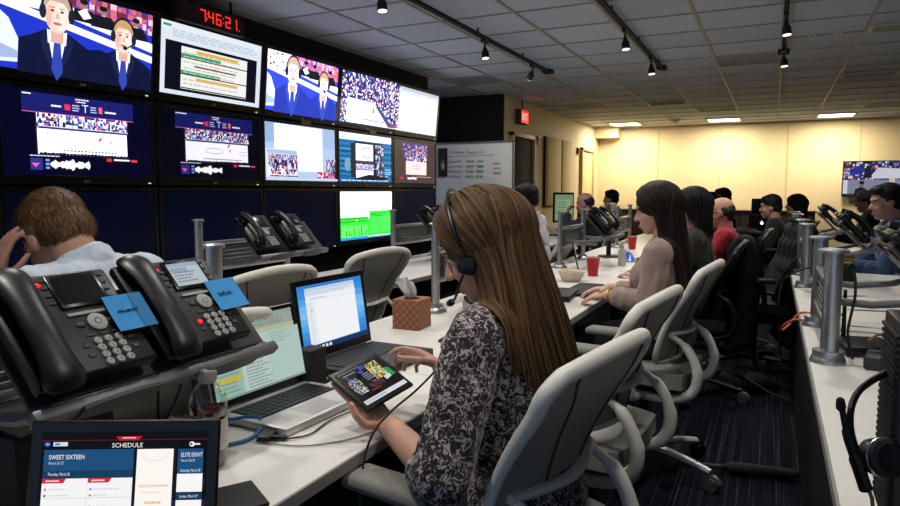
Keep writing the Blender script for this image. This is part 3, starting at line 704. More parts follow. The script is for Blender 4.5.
NAVY = ['0d1233','15205a','1a2f8e','3049b8','8f93c9','c9c6df','e8e2ee','c05a6a','6a3550','2c3a70']
def skinface(cv, x, y, s, hair, k=1.0, mic=1):
    """small head and shoulders on a screen: suit, shirt, tie, headset"""
    a = cv.w/cv.h
    cv.poly([(x-.19*s,-.02),(x-.185*s,y-.30*s),(x-.13*s,y-.20*s*a*.62),(x-.04*s,y-.13*s*a*.6),(x+.04*s,y-.13*s*a*.6),(x+.14*s,y-.21*s*a*.62),(x+.2*s,y-.33*s),(x+.21*s,-.02)], '0d1330' if k == 1 else '20318f')
    cv.poly([(x-.05*s,y-.12*s*a*.7),(x+.05*s,y-.12*s*a*.7),(x+.03*s,y-.40*s*a*.6),(x-.0*s,y-.52*s*a*.6),(x-.035*s,y-.38*s*a*.6)], 'e3e3f2')
    for d in (-1, 1):
        cv.poly([(x+d*.05*s,y-.12*s*a*.7),(x+d*.085*s,y-.17*s*a*.7),(x+d*.07*s,y-.30*s*a*.6),(x+d*.004*s,y-.52*s*a*.6)], '161d42' if k == 1 else '2b3da0')
        cv.line((x+d*.10*s,y-.2*s*a),(x+d*.125*s,-.02),.004,'080b1e' if k == 1 else '1a2878'); cv.poly([(x+d*.05*s,y-.115*s*a*.7),(x+d*.012*s,y-.17*s*a*.7),(x+d*.045*s,y-.21*s*a*.7)],'f6f6fc')
    cv.poly([(x-.014*s,y-.17*s*a*.7),(x+.016*s,y-.17*s*a*.7),(x+.03*s,y-.46*s*a*.6),(x,y-.53*s*a*.6),(x-.028*s,y-.44*s*a*.6)], '2c3f9c')
    cv.rect(x-.032*s, y-.14*s*a, x+.032*s, y-.05*s*a, 'c79a92')
    cv.ell(x, y+.012*a*s, .070*s, .088*s*a, hair, 24)
    cv.ell(x, y-.012*a*s, .060*s, .083*s*a, 'e6bcb0' if k == 1 else 'f3dcd8', 24); cv.ell(x+.022*s, y-.01*a*s, .036*s, .070*s*a, 'efcabf' if k == 1 else 'fbeae6', 24); cv.ell(x-.042*s, y-.02*a*s, .014*s, .05*s*a, 'd3a194' if k == 1 else 'e9c8c2', 16)
    cv.poly([(x-.062*s,y+.02*a*s),(x-.05*s,y+.075*a*s),(x,y+.092*a*s),(x+.052*s,y+.072*a*s),(x+.062*s,y+.02*a*s),(x+.03*s,y+.05*a*s),(x-.035*s,y+.052*a*s)], hair)
    for d in (-1, 1):
        cv.ell(x+d*.024*s, y+.008*a*s, .009*s, .006*s*a, '4a3430'); cv.rect(x+d*.024*s-.013*s, y+.02*a*s, x+d*.024*s+.013*s, y+.025*a*s, '8a6a58')
    cv.poly([(x-.004*s,y),(x+.006*s,y),(x+.011*s,y-.028*a*s),(x-.009*s,y-.028*a*s)], 'cf9a8e'); cv.ell(x, y-.05*a*s, .022*s, .007*s*a, 'a8605c')
    cv.ring(x, y+.01*a*s, .082*s, .105*s*a, .012*s, '15171f', 24, -.1, PI+.1); 
    for d in (-1, 1): cv.ell(x+d*.072*s, y-.004*a*s, .017*s, .034*s*a, '1b2030')
    if mic: cv.line((x+.07*s,y-.03*a*s), (x+.02*s,y-.062*a*s), .008*s, '0c0c10'); cv.ell(x+.012*s, y-.062*a*s, .016*s, .011*a*s, '0a0a0d')
def pic_announcers(w, h, k=1.0, seed=2):
    cv = Canvas(w,h,'1d2fb0' if k == 1 else '2a3fe0',seed,k)
    cv.crowd(0,.72,1,1,26,4,['8a3a50','c06070','6a2438','a85068','d8b0b8'] if k == 1 else ['d07a8a','e0a0a8','c05a70'])
    cv.poly([(0,.70),(0,1),(.30,1),(.26,.72)], 'd8d4e0'); cv.poly([(0,.68),(0,.76),(1,.45),(1,.36)], 'e2e0ea'); cv.poly([(.42,.83),(.40,.70),(1,.50),(1,.62)], 'e6e4ee')
    for x, y, s in ((.50,.86,.05),(.63,.84,.055),(.87,.80,.05)):
        cv.poly([(x-.085,y-.17),(x-.06,y-.02),(x+.06,y-.02),(x+.1,y-.17)], '14161f'); cv.ell(x,y+.04,.027,.05,'8a6a60'); cv.ell(x,y+.07,.028,.032,'1a1412')
    cv.poly([(.46,.80),(.50,.72),(.55,.76),(.51,.86)], 'dfe3ee')
    for i in range(14):
        a = cv.r.uniform(.0,.2); cv.ell(a, cv.r.uniform(.72,.98), .014, .02, cv.r.choice(['6a6878','fafafa','b8b0a0','2c2c3a']))
    cv.poly([(0,.06),(0,.62),(.05,.55),(.11,.32),(.115,.08)], 'c9d2e6'); cv.poly([(.0,.10),(.10,.12),(.10,.2),(.0,.26)], '8fa0c4')
    cv.poly([(.60,.14),(.635,.30),(.65,.12)], 'c0452c'); cv.poly([(.54,.02),(.56,.28),(.62,.3),(.60,.02)], '2336a8')
    if k == 1: cv.poly([(.5,.36),(.62,.40),(.74,.30),(.7,.22),(.5,.24)], '0d1330')
    skinface(cv,.33,.72,1.22,'a89486',k,0); skinface(cv,.775,.62,1.06,'b08c62',k,1)
    return cv
def court(cv, x0, y0, x1, y1, split=.62, line='b8c4dd', gain='f6f4fb'):
    W, H_ = x1-x0, y1-y0
    cv.rect(x0,y0,x1,y1,gain); cv.crowd(x0,y0+H_*split,x1,y1,34,6,NAVY); cv.rect(x0,y0+H_*split,x1,y0+H_*(split+.05),'2a2f6a'); cv.rect(x0,y0+H_*(split+.05),x1,y0+H_*(split+.065),'d8d8ea')
    cv.ring(x0+W*.42,y0+H_*.36,W*.15,H_*.10,W*.012,line); cv.ring(x0+W*.92,y0+H_*.33,W*.10,H_*.07,W*.01,line,20,1.2,5)
    for i in range(5):
        x = x0+W*cv.r.uniform(.55,.8); y = y0+H_*cv.r.uniform(.28,.5)
        if i < 2: cv.poly([(x,y),(x+W*.02,y+H_*.10),(x+W*.05,y+H_*.12),(x+W*.03,y+H_*.02)], 'c2283a' if i else 'd8a0a8')
    for i in range(26): cv.ell(x0+W*(i+.5)/26, y0+H_*.015, W*.022, H_*cv.r.uniform(.02,.045), '101430', 8)
    for i in range(16):
        x = x0+W*(.24+.62*i/16); cv.rect(x, y0+H_*.09, x+W*.024, y0+H_*.125, 'c0566a' if i < 2 else '4a4f7a')
def pic_score(w, h, seed, bg='03041a', x0=.20, x1=.80, dark=1.0):
    cv = Canvas(w,h,bg,seed,dark); X = lambda u: x0+(x1-x0)*u
    cv.rect(X(-.13),.74,X(1.10),.97,'141a5c'); cv.rect(X(-.13),.735,X(1.10),.745,'c04a7a')
    cv.rows(X(-.12),.93,X(.05),.965,1,'e8e8f4'); cv.rows(X(.42),.90,X(.62),.96,2,'dfe0f0',(.5,.8)); cv.rect(X(.42),.905,X(.44),.925,'e0305a')
    cv.rect(X(.30),.80,X(.36),.87,'d02a55'); cv.rect(X(.68),.80,X(.72),.88,'e85a70'); cv.rows(X(.16),.81,X(.29),.86,1,'e8e8f4',(.8,1)); cv.rows(X(.75),.80,X(.90),.85,1,'e8e8f4',(.8,1))
    cv.rows(X(.38),.79,X(.46),.88,3,'b8bde0',(.7,1)); cv.rows(X(.58),.79,X(.66),.88,3,'b8bde0',(.7,1)); cv.line((X(.52),.79),(X(.52),.88),.006,'c9d0ee'); cv.line((X(.485),.88),(X(.555),.88),.006,'c9d0ee')
    court(cv, X(0), .25, X(1), .735)
    cv.rows(X(-.1),.215,X(.22),.24,1,'cfd0e4',(.9,1)); cv.rect(X(.72),.19,X(.78),.23,'d02434'); cv.rect(X(.81),.205,X(1.0),.225,'e6e6f0'); cv.rect(X(1.02),.195,X(1.1),.225,'d8304a')
    cv.rect(X(-.1),.06,X(.02),.20,'2a2a7a'); cv.poly([(X(-.09),.14),(X(-.01),.14),(X(-.05),.09)],'e05a9a')
    for i in range(3): cv.rect(X(.05),.075+.045*i,X(.09),.10+.045*i,'6a8ae6')
    n = 40
    for i in range(n):
        x = X(.10+.42*i/n); a = .018+.035*abs(math.sin(i*.37))*cv.r.uniform(.4,1)+(.02 if 14 < i < 24 else 0); cv.rect(x,.13-a,X(.10+.42*(i+1)/n),.13+a,'f2f2fa')
    return cv
def pic_sheet(w, h):
    cv = Canvas(w,h,'dfe8f4',4,1.0); cv.rect(0,.90,1,1,'e8eef6'); cv.rect(.02,.93,.09,.965,'3a9a70'); cv.rows(.1,.80,.98,.92,4,'b9c2cf',(.9,1))
    cv.rect(.04,.06,.95,.745,'0c0e1c'); cv.rect(.18,.10,.84,.70,'f4f3ee')
    for y, c in ((.665,'e6b24a'),(.27,'e6b24a')): cv.rect(.32,y-.035,.74,y+.01,c)
    for y in (.60,.36): cv.rect(.18,y-.045,.56,y+.005,'2ca36c')
    for y in (.545,.31,.115): cv.rect(.18,y-.008,.84,y+.008,'10121c')
    cv.rect(.30,.435,.72,.455,'10121c'); cv.rect(.48,.43,.53,.46,'c04a3a')
    for y in (.62,.56,.49,.40,.34,.24,.18): cv.rows(.2,y-.02,.82,y+.02,1,'c9c4bc',(.8,1))
    return cv
def pic_arena(w, h):
    cv = Canvas(w,h,'2a2f6a',5,1.15); cv.crowd(0,0,1,1,44,26,NAVY+['f0ecf4','d8d8ea','30204a']); cv.poly([(0,.48),(.50,.46),(.78,.04),(.78,0),(0,0)],'f8f4f6'); cv.poly([(.52,.40),(.58,.42),(.90,.0),(.80,0)],'3a3f6a')
    cv.ell(.16,.18,.07,.06,'c9d0e4'); cv.poly([(.46,.26),(.48,.42),(.50,.26)],'c22834'); cv.poly([(.40,.34),(.41,.46),(.43,.34)],'e08088'); cv.rows(.30,.07,.76,.13,1,'c05a6a',(.95,1)); cv.rect(0,0,1,.012,'f0f0f6')
    return cv
def pic_doc(w, h):
    cv = Canvas(w,h,'f2f4f8',6,1.1); cv.rect(0,.93,1,1,'c4ccd8'); cv.rect(0,.86,1,.93,'dfe5ee'); cv.rows(.30,.62,.5,.80,3,'e3e5ea'); cv.rows(.3,.2,.7,.5,6,'e4e6ea'); return cv
def pic_desktop(w, h):
    cv = Canvas(w,h,'a9bddc',7,1.1); cv.rect(.0,.66,.12,1,'8fa8d0'); cv.rect(.82,.62,1,1,'9db2d6'); cv.rect(.12,.17,.80,.99,'fbfbfd'); cv.rect(.12,.88,.80,.93,'dfe6f0'); cv.rows(.14,.93,.5,.98,1,'b8c0cf')
    cv.rect(.0,.05,.42,.55,'c9d6ea'); cv.rect(.02,.47,.42,.53,'9db4d8'); court(cv,.04,.07,.41,.46,.4); cv.crowd(.05,.10,.4,.36,16,5,NAVY+['d02a3a','f0f0f8','f0f0f8'])
    cv.rect(.68,.05,.97,.17,'c05a80'); cv.crowd(.82,.06,.97,.42,9,9,NAVY+['e8a0b0']); cv.crowd(.68,.05,.80,.17,6,4,['c22850','e0e0ee','3a2050']); cv.rect(0,0,1,.04,'b8c8e0'); return cv
def pic_portal(w, h):
    cv = Canvas(w,h,'1c5f8e',8,1.0); cv.rect(0,.86,1,1,'e6edf4'); cv.rows(.02,.88,.7,.98,2,'a9b8c8')
    for i in range(14): cv.poly([(.0,.1+.05*i),(.0,.14+.05*i),(1,.03+.06*i),(1,.0+.06*i)], ['174f86','1f6c9c','0f3f74','2a86b0'][i % 4])
    cv.rect(.20,.80,.27,.10,'20242c'); cv.rect(.27,.05,.80,.84,'0e1a30'); cv.rect(.29,.45,.62,.80,'eef2f6'); cv.ring(.50,.62,.10,.12,.012,'8a98a8'); cv.rows(.3,.47,.6,.55,2,'9aa8b8'); cv.rect(.29,.40,.62,.44,'3a3f4a')
    court(cv,.29,.08,.62,.38,.55); cv.crowd(.64,.10,.79,.80,7,16,['20304a','3a4a6a','c9d4e4','5a2030','8fa4c4']); cv.rows(.82,.1,.98,.3,4,'9fc4dd'); cv.ell(.1,.35,.05,.14,'6a8f9a'); cv.poly([(.2,.06),(.5,.16),(.9,.1),(.8,.04),(.3,.02)],'0c1424'); cv.rows(0,.01,.9,.05,1,'c8d4e4',(.9,1)); return cv
def pic_green(w, h):
    cv = Canvas(w,h,'e8fbe8',9,1.0); cv.rect(0,.05,1,.42,'2fe03c'); cv.poly([(0,.42),(0,.62),(1,.72),(1,.42)],'f2fff2'); cv.rect(0,.42,.52,.46,'18b428'); cv.rect(.54,.42,1,.58,'38e444')
    cv.rect(0,.36,.50,.385,'0f9c20'); cv.rect(.55,.52,.98,.535,'14a424'); cv.rect(.02,.06,.5,.30,'5cf062'); cv.rect(.55,.10,.98,.45,'4ee858')
    for i in range(9): cv.rect(.1+.045*i,.07,.115+.045*i,.10+.20*cv.r.random(),'0a6a18')
    for i in range(7): cv.rect(.56,.13+.045*i,.56+.4*cv.r.uniform(.5,1),.14+.045*i,'0c7c1c')
    cv.rows(.55,.45,.95,.52,2,'0c6c18'); cv.rect(0,0,.5,.05,'2a8ae0'); cv.rect(.5,0,1,.03,'2f70c0'); cv.rect(0,.70,1,.99,'f6fff6'); cv.rect(.28,.37,.30,.41,'e6d020'); cv.line((.5,.45),(.5,.98),.006,'dfeede'); cv.rect(0,.66,1,.668,'a8c8f0'); return cv
def pic_off(w, h, seed=1):
    cv = Canvas(w,h,'03081f',seed,.42); cv.rect(.1,.2,.7,.55,'040a26'); return cv
def pic_brown(w, h):
    cv = Canvas(w,h,'4a3a35',12,.8); cv.rect(.18,.60,.80,.95,'46407e'); cv.crowd(.2,.62,.78,.92,14,6,['5a4a90','3a3578','a06a90','d0b0c0']); cv.rect(.25,.20,.76,.66,'f0dedc'); cv.crowd(.25,.52,.76,.70,14,4,NAVY); cv.ring(.5,.38,.1,.05,.01,'c9a8b0'); cv.rect(.1,.09,.18,.14,'c03048')
    for i in range(20): cv.rect(.28+.011*i,.10-.02*cv.r.random(),.291+.011*i,.13+.02*cv.r.random(),'f0f0f4')
    cv.rows(.5,.13,.9,.17,1,'d8b0b0'); return cv
TVS = [  # column, row, picture, label, strength
 (0,0,lambda w,h: pic_announcers(w,h,1.0),'large wall television showing two suited announcers up close, top left of the wall',1.0),
 (1,0,pic_sheet,'wall television showing a white spreadsheet with orange and green bars',.66),
 (2,0,lambda w,h: pic_announcers(w,h,1.35,3),'smaller looking wall television of two pale announcers, third along the top row',1.0),
 (3,0,pic_arena,'wall television showing a packed arena crowd above a white court',1.0),
 (4,0,pic_doc,'wall television with an almost blank white document, right end of the top row',.66),
 (0,1,lambda w,h: pic_score(w,h,21),'wall television with a navy game page and white court, under the big announcers',1.0),
 (1,1,lambda w,h: pic_score(w,h,22,'030512',.22,.86,.75),'wall television with a dim navy game page, under the spreadsheet',.9),
 (2,1,pic_desktop,'wall television showing a desktop with white window and small game pictures',.75),
 (3,1,pic_portal,'wall television showing a blue web page with white and dark boxes',1.0),
 (4,1,pic_brown,'wall television with a brown page and small white court picture',1.0),
 (0,2,lambda w,h: pic_off(w,h,31),'dark navy blank wall television behind the man in the striped shirt',1.0),
 (1,2,lambda w,h: pic_off(w,h,32),'dark navy blank wall television behind the near silver post',1.0),
 (2,2,lambda w,h: pic_off(w,h,33),'dark navy blank wall television behind the pair of far desk phones',1.0),
 (3,2,pic_green,'wall television with a bright green and white graph page, bottom row',1.0),
 (4,2,lambda w,h: pic_off(w,h,35),'dark navy blank wall television at the right end of the bottom row',1.0)]
for c, r, fn, lb, st in TVS:
    tilt = (5.5, 0, 0)[r]; zt = (2.405, 1.855, 1.305)[r]; hgt = .540
    t = thing('television', lb, 'television', (-3.61+(.03 if r == 0 else 0), 2.615+1.0*c, zt-hgt/2), group='wall of televisions', rot=(0, math.radians(tilt), 0))
    geo = tv_shell(t, .992, hgt, .07, .030, .052)
    tv_screen(t, fn(geo[0], geo[1]), geo, screen_mat(st*1.55))
    b = MB(); b.box((.0085,0,-hgt/2+.021), (.003,.034,.012), bev=.001, seg=1); obj('badge', b, mat('badge_grey','8a8472',.4), t)
    b = MB(); b.box((.0085,.435,-hgt/2+.014), (.003,.02,.006)); obj('indicator_light', b, mat('led_white','dddddd',.4,emit='dfe6ff',es=1.0), t)
    b = MB(); b.box((-.10,0,0), (.07,.34,.26)); b.box((-.141,0,0), (.016,.5,.34)); obj('wall_bracket', b, BLK2, t)
for y, l in ((4.66,'small tan taped note stuck under the two pale announcers'),(5.72,'small tan taped note stuck under the arena crowd')):
    t = obj('paper_note', MB().box((0,0,0), (.004,.12,.07)), mat('note_tan','8f7d58',.8)); t.location = (-3.599,y,1.872); tag(t, l, 'note', 'notes on the televisions')
# clock above the spreadsheet television
t = thing('wall_clock', 'black digital clock with red digits 7:46:21 above the televisions', 'clock', (-3.50,3.54,2.455))
b = MB(); b.box((-.03,0,0), (.06,.60,.135), bev=.006); obj('housing', b, BLK2, t)
cv = Canvas(.58,.12,'0a0303',1,1.2)
SEG = {'7':'abc','4':'fgbc','6':'acdefg','2':'abged','1':'bc'}
def seven(cv, ch, x, y, w, h):
    tk = w*.2; k = cv.w/cv.h; q = tk*k
    R = {'a':(x,y+h-q,x+w,y+h),'g':(x,y+h/2-q/2,x+w,y+h/2+q/2),'d':(x,y,x+w,y+q),'f':(x,y+h/2,x+tk,y+h),'e':(x,y,x+tk,y+h/2),'b':(x+w-tk,y+h/2,x+w,y+h),'c':(x+w-tk,y,x+w,y+h/2)}
    for s in SEG[ch]: cv.rect(*R[s], 'ff2a1e')
for ch, x in zip('74621', (.30,.42,.54,.69,.80)): seven(cv, ch, x, .18, .085, .64)
for x in (.395,.65):
    for y in (.34,.6): cv.rect(x,y,x+.014,y+.07,'ff2a1e')
cv.rect(.915,.18,.93,.25,'ff2a1e')
cv.build('face', frameM((.001,-.29,-.06),(0,1,0),(0,0,1)), t, screen_mat(1.2))
for y in (-.2,.2): b = MB(); b.cyl((-.03,y,.06), (-.03,y,.16), .01); obj('hanger', b, BLK2, t)
t = thing('television', 'television on the back wall showing a game over a man in a jacket', 'television', (1.60,YB-.10,1.50), -PI/2)
geo = tv_shell(t, .93, .66, .06, .015, .03)
cv = Canvas(geo[0],geo[1],'2c3450',15,.75); cv.crowd(0,.45,1,1,24,9,NAVY); cv.poly([(.45,.5),(.6,.82),(1,.78),(1,.5)],'dcdcea'); cv.rect(0,.05,1,.46,'8c8fa6'); cv.rect(0,.05,.08,.46,'e0e2f0'); cv.rect(.8,.05,.9,.5,'e6c8b8')
cv.poly([(.2,0),(.22,.18),(.32,.26),(.42,.18),(.46,0)],'1c1c24'); cv.ell(.33,.33,.045,.08,'8a6a60'); cv.ell(.33,.38,.046,.05,'1a1412'); cv.poly([(.1,.62),(.12,.8),(.3,.8),(.32,.62)],'2436a0'); cv.poly([(.34,.52),(.40,.88),(.48,.86),(.5,.52)],'1c1c2c'); tv_screen(t, cv, geo, screen_mat(1.0))
b = MB(); b.box((-.075,0,0), (.03,.4,.3)); obj('wall_bracket', b, BLK2, t)
# ------------------------------------------------------------------ ceiling fittings
LENS = mat('spot_lens','fff0d8',.3,emit='ffe9c8',es=3.0)
LIGHTS = []
def track(label, x, y0, y1, heads):
    t = thing('track_light', label, 'track light', (x,0,CEIL))
    b = MB(); b.box((0,(y0+y1)/2,-.055), (.036,y1-y0,.03), bev=.003, seg=1); obj('rail', b, BLK2, t)
    b = MB(); b.box((0,y1-.03,-.055), (.10,.12,.04), bev=.005); obj('end_box', b, BLK2, t)
    y = y0+.4
    while y < y1-.1: b = MB(); b.cyl((0,y,-.045), (0,y,-.005), .008); obj('hanger', b, BLK2, t); y += 1.1
    for yy in heads:
        h = MB(); h.box((0,yy,-.082), (.034,.11,.028), bev=.004, seg=1); h.cyl((0,yy,-.09), (0,yy,-.135), .008)
        d = V((-.75,.62,-1) if x < -2 and yy > 6 else (.10,-.05,-1)).normalized(); p = V((0,yy,-.135)); h.tube([p-d*.005,p+d*.03,p+d*.032,p+d*.085,p+d*.088], [.014,.024,.03,.034,.032], 16); ho = obj('lamp_head', h, BLK, t)
        l = MB(); l.lathe([(.001,0),(.028,0),(.028,.004),(.001,.004)], p+d*.0875, 16, d); obj('lens', l, LENS, ho)
        LIGHTS.append((V((x,yy,CEIL))+V((0,0,0))+p-V((0,yy,0))+d*.10, d))
track('black ceiling track light above the first desk row, left of three tracks', -2.25, .4, 7.15, (1.9,3.69,5.35,6.6))
track('black ceiling track light above the middle desk row, centre of three tracks', -1.11, .2, 7.45, (.8,2.3,3.9,5.5,6.75))
track('black ceiling track light above the carpeted aisle, right of three tracks', .03, .2, 7.1, (1.5,3.4,5.5,6.85))
PAN = mat('light_panel','ffffff',.5,emit='fff0c8',es=6.0)
PANELS = [(-2.725,13.72,'leftmost of three bright ceiling light panels near the back wall'),(-.9,13.72,'middle of three bright ceiling light panels near the back wall'),(.93,13.72,'right of three bright ceiling light panels near the back wall')]
for x, y, l in PANELS:
    t = thing('ceiling_light', l, 'ceiling light', (x,y,CEIL), group='ceiling light panels')
    b = MB(); 
    for s in (-1,1): b.box((s*.285,0,-.012), (.03,.60,.016)); b.box((0,s*.285,-.012), (.60,.03,.016))
    obj('frame', b, mat('panel_frame','cfc8b0',.5), t); b = MB(); b.box((0,0,-.011), (.55,.55,.010)); obj('diffuser', b, PAN, t)
for x, y, l in ((-1.51,10.7,'pale ceiling air vent nearer the left wall door'),(.93,9.1,'pale ceiling air vent over the right desk row, farther one'),(.93,6.6,'pale ceiling air vent over the right desk row, nearer one')):
    t = thing('ceiling_vent', l, 'vent', (x,y,CEIL)); b = MB(); b.box((0,0,-.012), (.57,.26,.012)); obj('frame', b, mat('vent_paint','d5cfba',.5), t); b = MB()
    for i in range(7): b.box((0,-.1+.033*i,-.021), (.5,.012,.008), rot=Matrix.Rotation(.5,3,'X'))
    obj('louvre', b, mat('vent_louvre','b0a98f',.5), t)
t = thing('smoke_detector', 'round white smoke detector on the ceiling near the back wall', 'smoke detector', (-1.72,13.3,CEIL-.009)); b = MB(); b.lathe([(.10,0),(.10,-.02),(.075,-.045),(.02,-.05)], (0,0,0), 24); obj('housing', b, mat('detector','ddd6c0',.5), t); b = MB(); b.lathe([(.02,-.049),(.018,-.06),(.004,-.062)], (0,0,0), 12); obj('sensor', b, DGR, t)
for dx, l in ((0,'left one of two tiny white ceiling sprinkler heads side by side'),(.2,'right one of two tiny white ceiling sprinkler heads side by side')):
    t = thing('sprinkler', l, 'sprinkler', (.24+dx,6.7,CEIL)); b = MB(); b.lathe([(.035,0),(.035,-.006),(.012,-.012),(.012,-.03),(.004,-.031)], (0,0,0), 16); obj('body', b, mat('sprinkler','d8d4c8',.3), t); b = MB(); b.lathe([(.022,-.036),(.022,-.039),(.002,-.039)], (0,0,0), 12); obj('deflector', b, ALU, t)
t = thing('sprinkler', 'small dark ceiling sprinkler above the digital clock', 'sprinkler', (-2.98,3.75,CEIL)); b = MB(); b.lathe([(.035,0),(.035,-.006),(.012,-.012),(.012,-.03),(.004,-.031)], (0,0,0), 16); obj('body', b, DGR, t); b = MB(); b.lathe([(.022,-.036),(.022,-.039),(.002,-.039)], (0,0,0), 12); obj('deflector', b, DGR, t)
# whiteboard in the niche
t = thing('whiteboard', 'mobile whiteboard with faint marker writing beside the televisions', 'whiteboard', (-3.40,7.72,0), -PI/2)
b = MB(); b.box((-.012,0,1.30), (.024,1.06,1.14)); obj('board', b, mat('board_white','c9c9c6',.35,var=.03), t)
b = MB()
for s in (-1,1): b.box((0,s*.535,1.3), (.03,.02,1.18)); b.box((0,0,1.3+s*.58), (.03,1.09,.02))
obj('frame', b, ALUD, t)
cv = Canvas(.92,1.12,'c9c9c6',18); cv.mb = MB(); cv.z = 0
INK = ['3a3f5a','44465a']
cv.text('Women', .16,.90,.038,'454a66',.20); cv.text('Round of 2', .42,.895,.035,'454a66',.26); cv.line((.12,.87),(.80,.875),.006,'50546a')
for j in range(4):
    y = .81-.055*j
    for x0, x1, c in ((.14,.34,'474c6c'),(.40,.52,'5a5866'),(.56,.66,'4f8f84')):
        P = [(x0+(x1-x0)*i/18, y+.014*math.sin(i*1.9+j)+cv.r.uniform(-.006,.006)) for i in range(19)]
        for a, b_ in zip(P, P[1:]): cv.line(a, b_, .006, c)
for j in range(3):
    P = [(.80+.11*i/10, .78-.05*j+.012*math.sin(i*2.1+j)) for i in range(11)]
    for a, b_ in zip(P, P[1:]): cv.line(a, b_, .006, '3f4252')
cv.build('writing', frameM((.001,-.46,.74),(0,1,0),(0,0,1)), t, attr_mat('marker_ink', .6, None, .1))
b = MB(); b.box((.03,0,.715), (.07,.7,.012)); obj('pen_tray', b, ALUD, t)
for s in (-1,1):
    b = MB(); b.box((-.03,s*.44,.40), (.03,.03,.72)); b.box((0,s*.44,.06), (.5,.04,.03)); obj('stand_leg', b, ALUD, t)
t = thing('poster', 'small dark poster hung on the left edge of the whiteboard', 'poster', (-3.81,7.70,1.64), -PI/2); b = MB(); b.box((0,0,0), (.006,.13,.36)); obj('sheet', b, mat('poster_dark','1a1210',.5), t)
cv = Canvas(.11,.3,'241610',3); cv.ell(.5,.4,.3,.25,'6a5a44'); cv.rect(.2,.7,.8,.9,'3a2018'); cv.ell(.55,.35,.15,.12,'c0b090'); cv.build('print', frameM((.0035,-.055,-.15),(0,1,0),(0,0,1)), t, attr_mat('print_ink', .5, None, .1))
# ------------------------------------------------------------------ desk rows
D = .73
def zrow(): pass
for i, y in enumerate((-.22, 1.745, 3.71, 5.675, 7.64)):
    ln = 1.965
    make_desk(('white desk of the middle row with the two laptops and tissue box','white desk of the middle row with the red cup and white bowl','far white desk of the middle row in front of the man in red','white desk of the middle row beyond the man in red','nearest white desk of the middle row under the schedule tablet')[[4,0,1,2,3][i]], (-.77,y,0), ln, .74, 1, group='middle desk row')
for i, y in enumerate((.1, 2.065, 4.03, 5.995)):
    make_desk(('white desk of the row under the televisions where the man in the striped shirt sits','white desk of the row under the televisions behind the two empty grey chairs','white desk of the row under the televisions behind the long haired woman','far white desk of the row under the televisions with the bald man')[i], (-2.02,y,0), 1.965, .74, 1, group='desk row under the televisions')
for i, y in enumerate((-.22, 1.745, 3.71, 5.675)):
    make_desk(('nearest white desk of the right row with the headset','white desk of the right row with the near silver post and black router','white desk of the right row in front of the man in the blue shirt','far white desk of the right row behind the blue shirted man','farthest white desk of the right row')[i], (.126,y,0), 1.965, .78, -1, True, group='right desk row')
RAILS = [(-1.37,.71,'silver slatted rail holding the two big foreground phones'),(-1.37,2.69,'silver post rail on the middle row beside the long haired woman'),(-1.37,4.66,'silver post rail on the middle row behind the red cup'),(-1.37,6.6,'far silver post rail on the middle row beyond the red cups'),
 (-2.62,2.50,'silver post rail under the televisions behind the two small phones'),(-2.62,4.43,'silver post rail under the green graph television'),
 (.178,2.44,'nearest silver slatted rail on the right desk row with thick post'),(.178,4.29,'second silver slatted rail on the right desk row'),(.178,6.14,'third silver slatted rail on the right desk row')]
for x, y, l in RAILS: make_rail(l, (x,y,D), .68 if x < -2 else .65, 'desk rails', 1.13 if x < 0 else 1.09, True, *((.019,.024) if x < 0 else (.030,.036)))
SH = 'phone shelves'
SHELF = [(-1.045,.635,'sloped grey phone shelf under the two big foreground phones'),(-1.045,2.76,'sloped grey phone shelf hidden past the long haired woman'),(-1.045,4.72,'sloped grey phone shelf on the middle row behind the red cup'),
 (-2.30,2.60,'sloped grey phone shelf behind the empty grey chair'),(-2.30,4.50,'sloped grey phone shelf near the whiteboard'),(.50,2.51,'nearest sloped grey phone shelf on the right row'),(.50,4.36,'second sloped grey phone shelf on the right row'),(.50,6.21,'third sloped grey phone shelf on the right row')]
for x, y, l in SHELF: make_shelf(l, (x+(.028 if y < 1 else 0),y,.942 if y < 1 else .962), group=SH)
PG = 'desk phones'; PX, PZ = -1.022, .965
make_phone('big black desk phone with dark screen, nearest at the left edge', (PX,.757,PZ), False, PG)
make_phone('big black desk phone with lit screen, second from the left edge', (PX,1.006,PZ), True, PG, (True, True))
for x, y, l in ((-1.05,2.90,'black desk phone beyond the long haired woman, nearer of two'),(-1.05,3.15,'black desk phone beyond the long haired woman, farther of two'),(-1.05,4.86,'black desk phone seen edge on behind the red cup, left of two'),(-1.05,5.11,'black desk phone seen edge on behind the red cup, right of two'),
 (-2.305,2.68,'small black desk phone above the empty grey chair, left of two'),(-2.305,2.94,'small black desk phone above the empty grey chair, right of two'),(-2.305,4.64,'black desk phone in front of the whiteboard, nearer of two'),(-2.305,4.89,'black desk phone in front of the whiteboard, farther of two'),
 (.495,2.65,'black desk phone at the right edge on the nearest shelf, nearer one'),(.495,2.90,'black desk phone at the right edge on the nearest shelf, farther one'),(.495,4.50,'black desk phone in front of the blue shirted man, nearer one'),(.495,4.75,'black desk phone in front of the blue shirted man, farther one'),(.495,6.35,'far black desk phone on the third right shelf, nearer one'),(.495,6.60,'far black desk phone on the third right shelf, farther one')):
    phone_lite(l, (x,y,.985), PG)
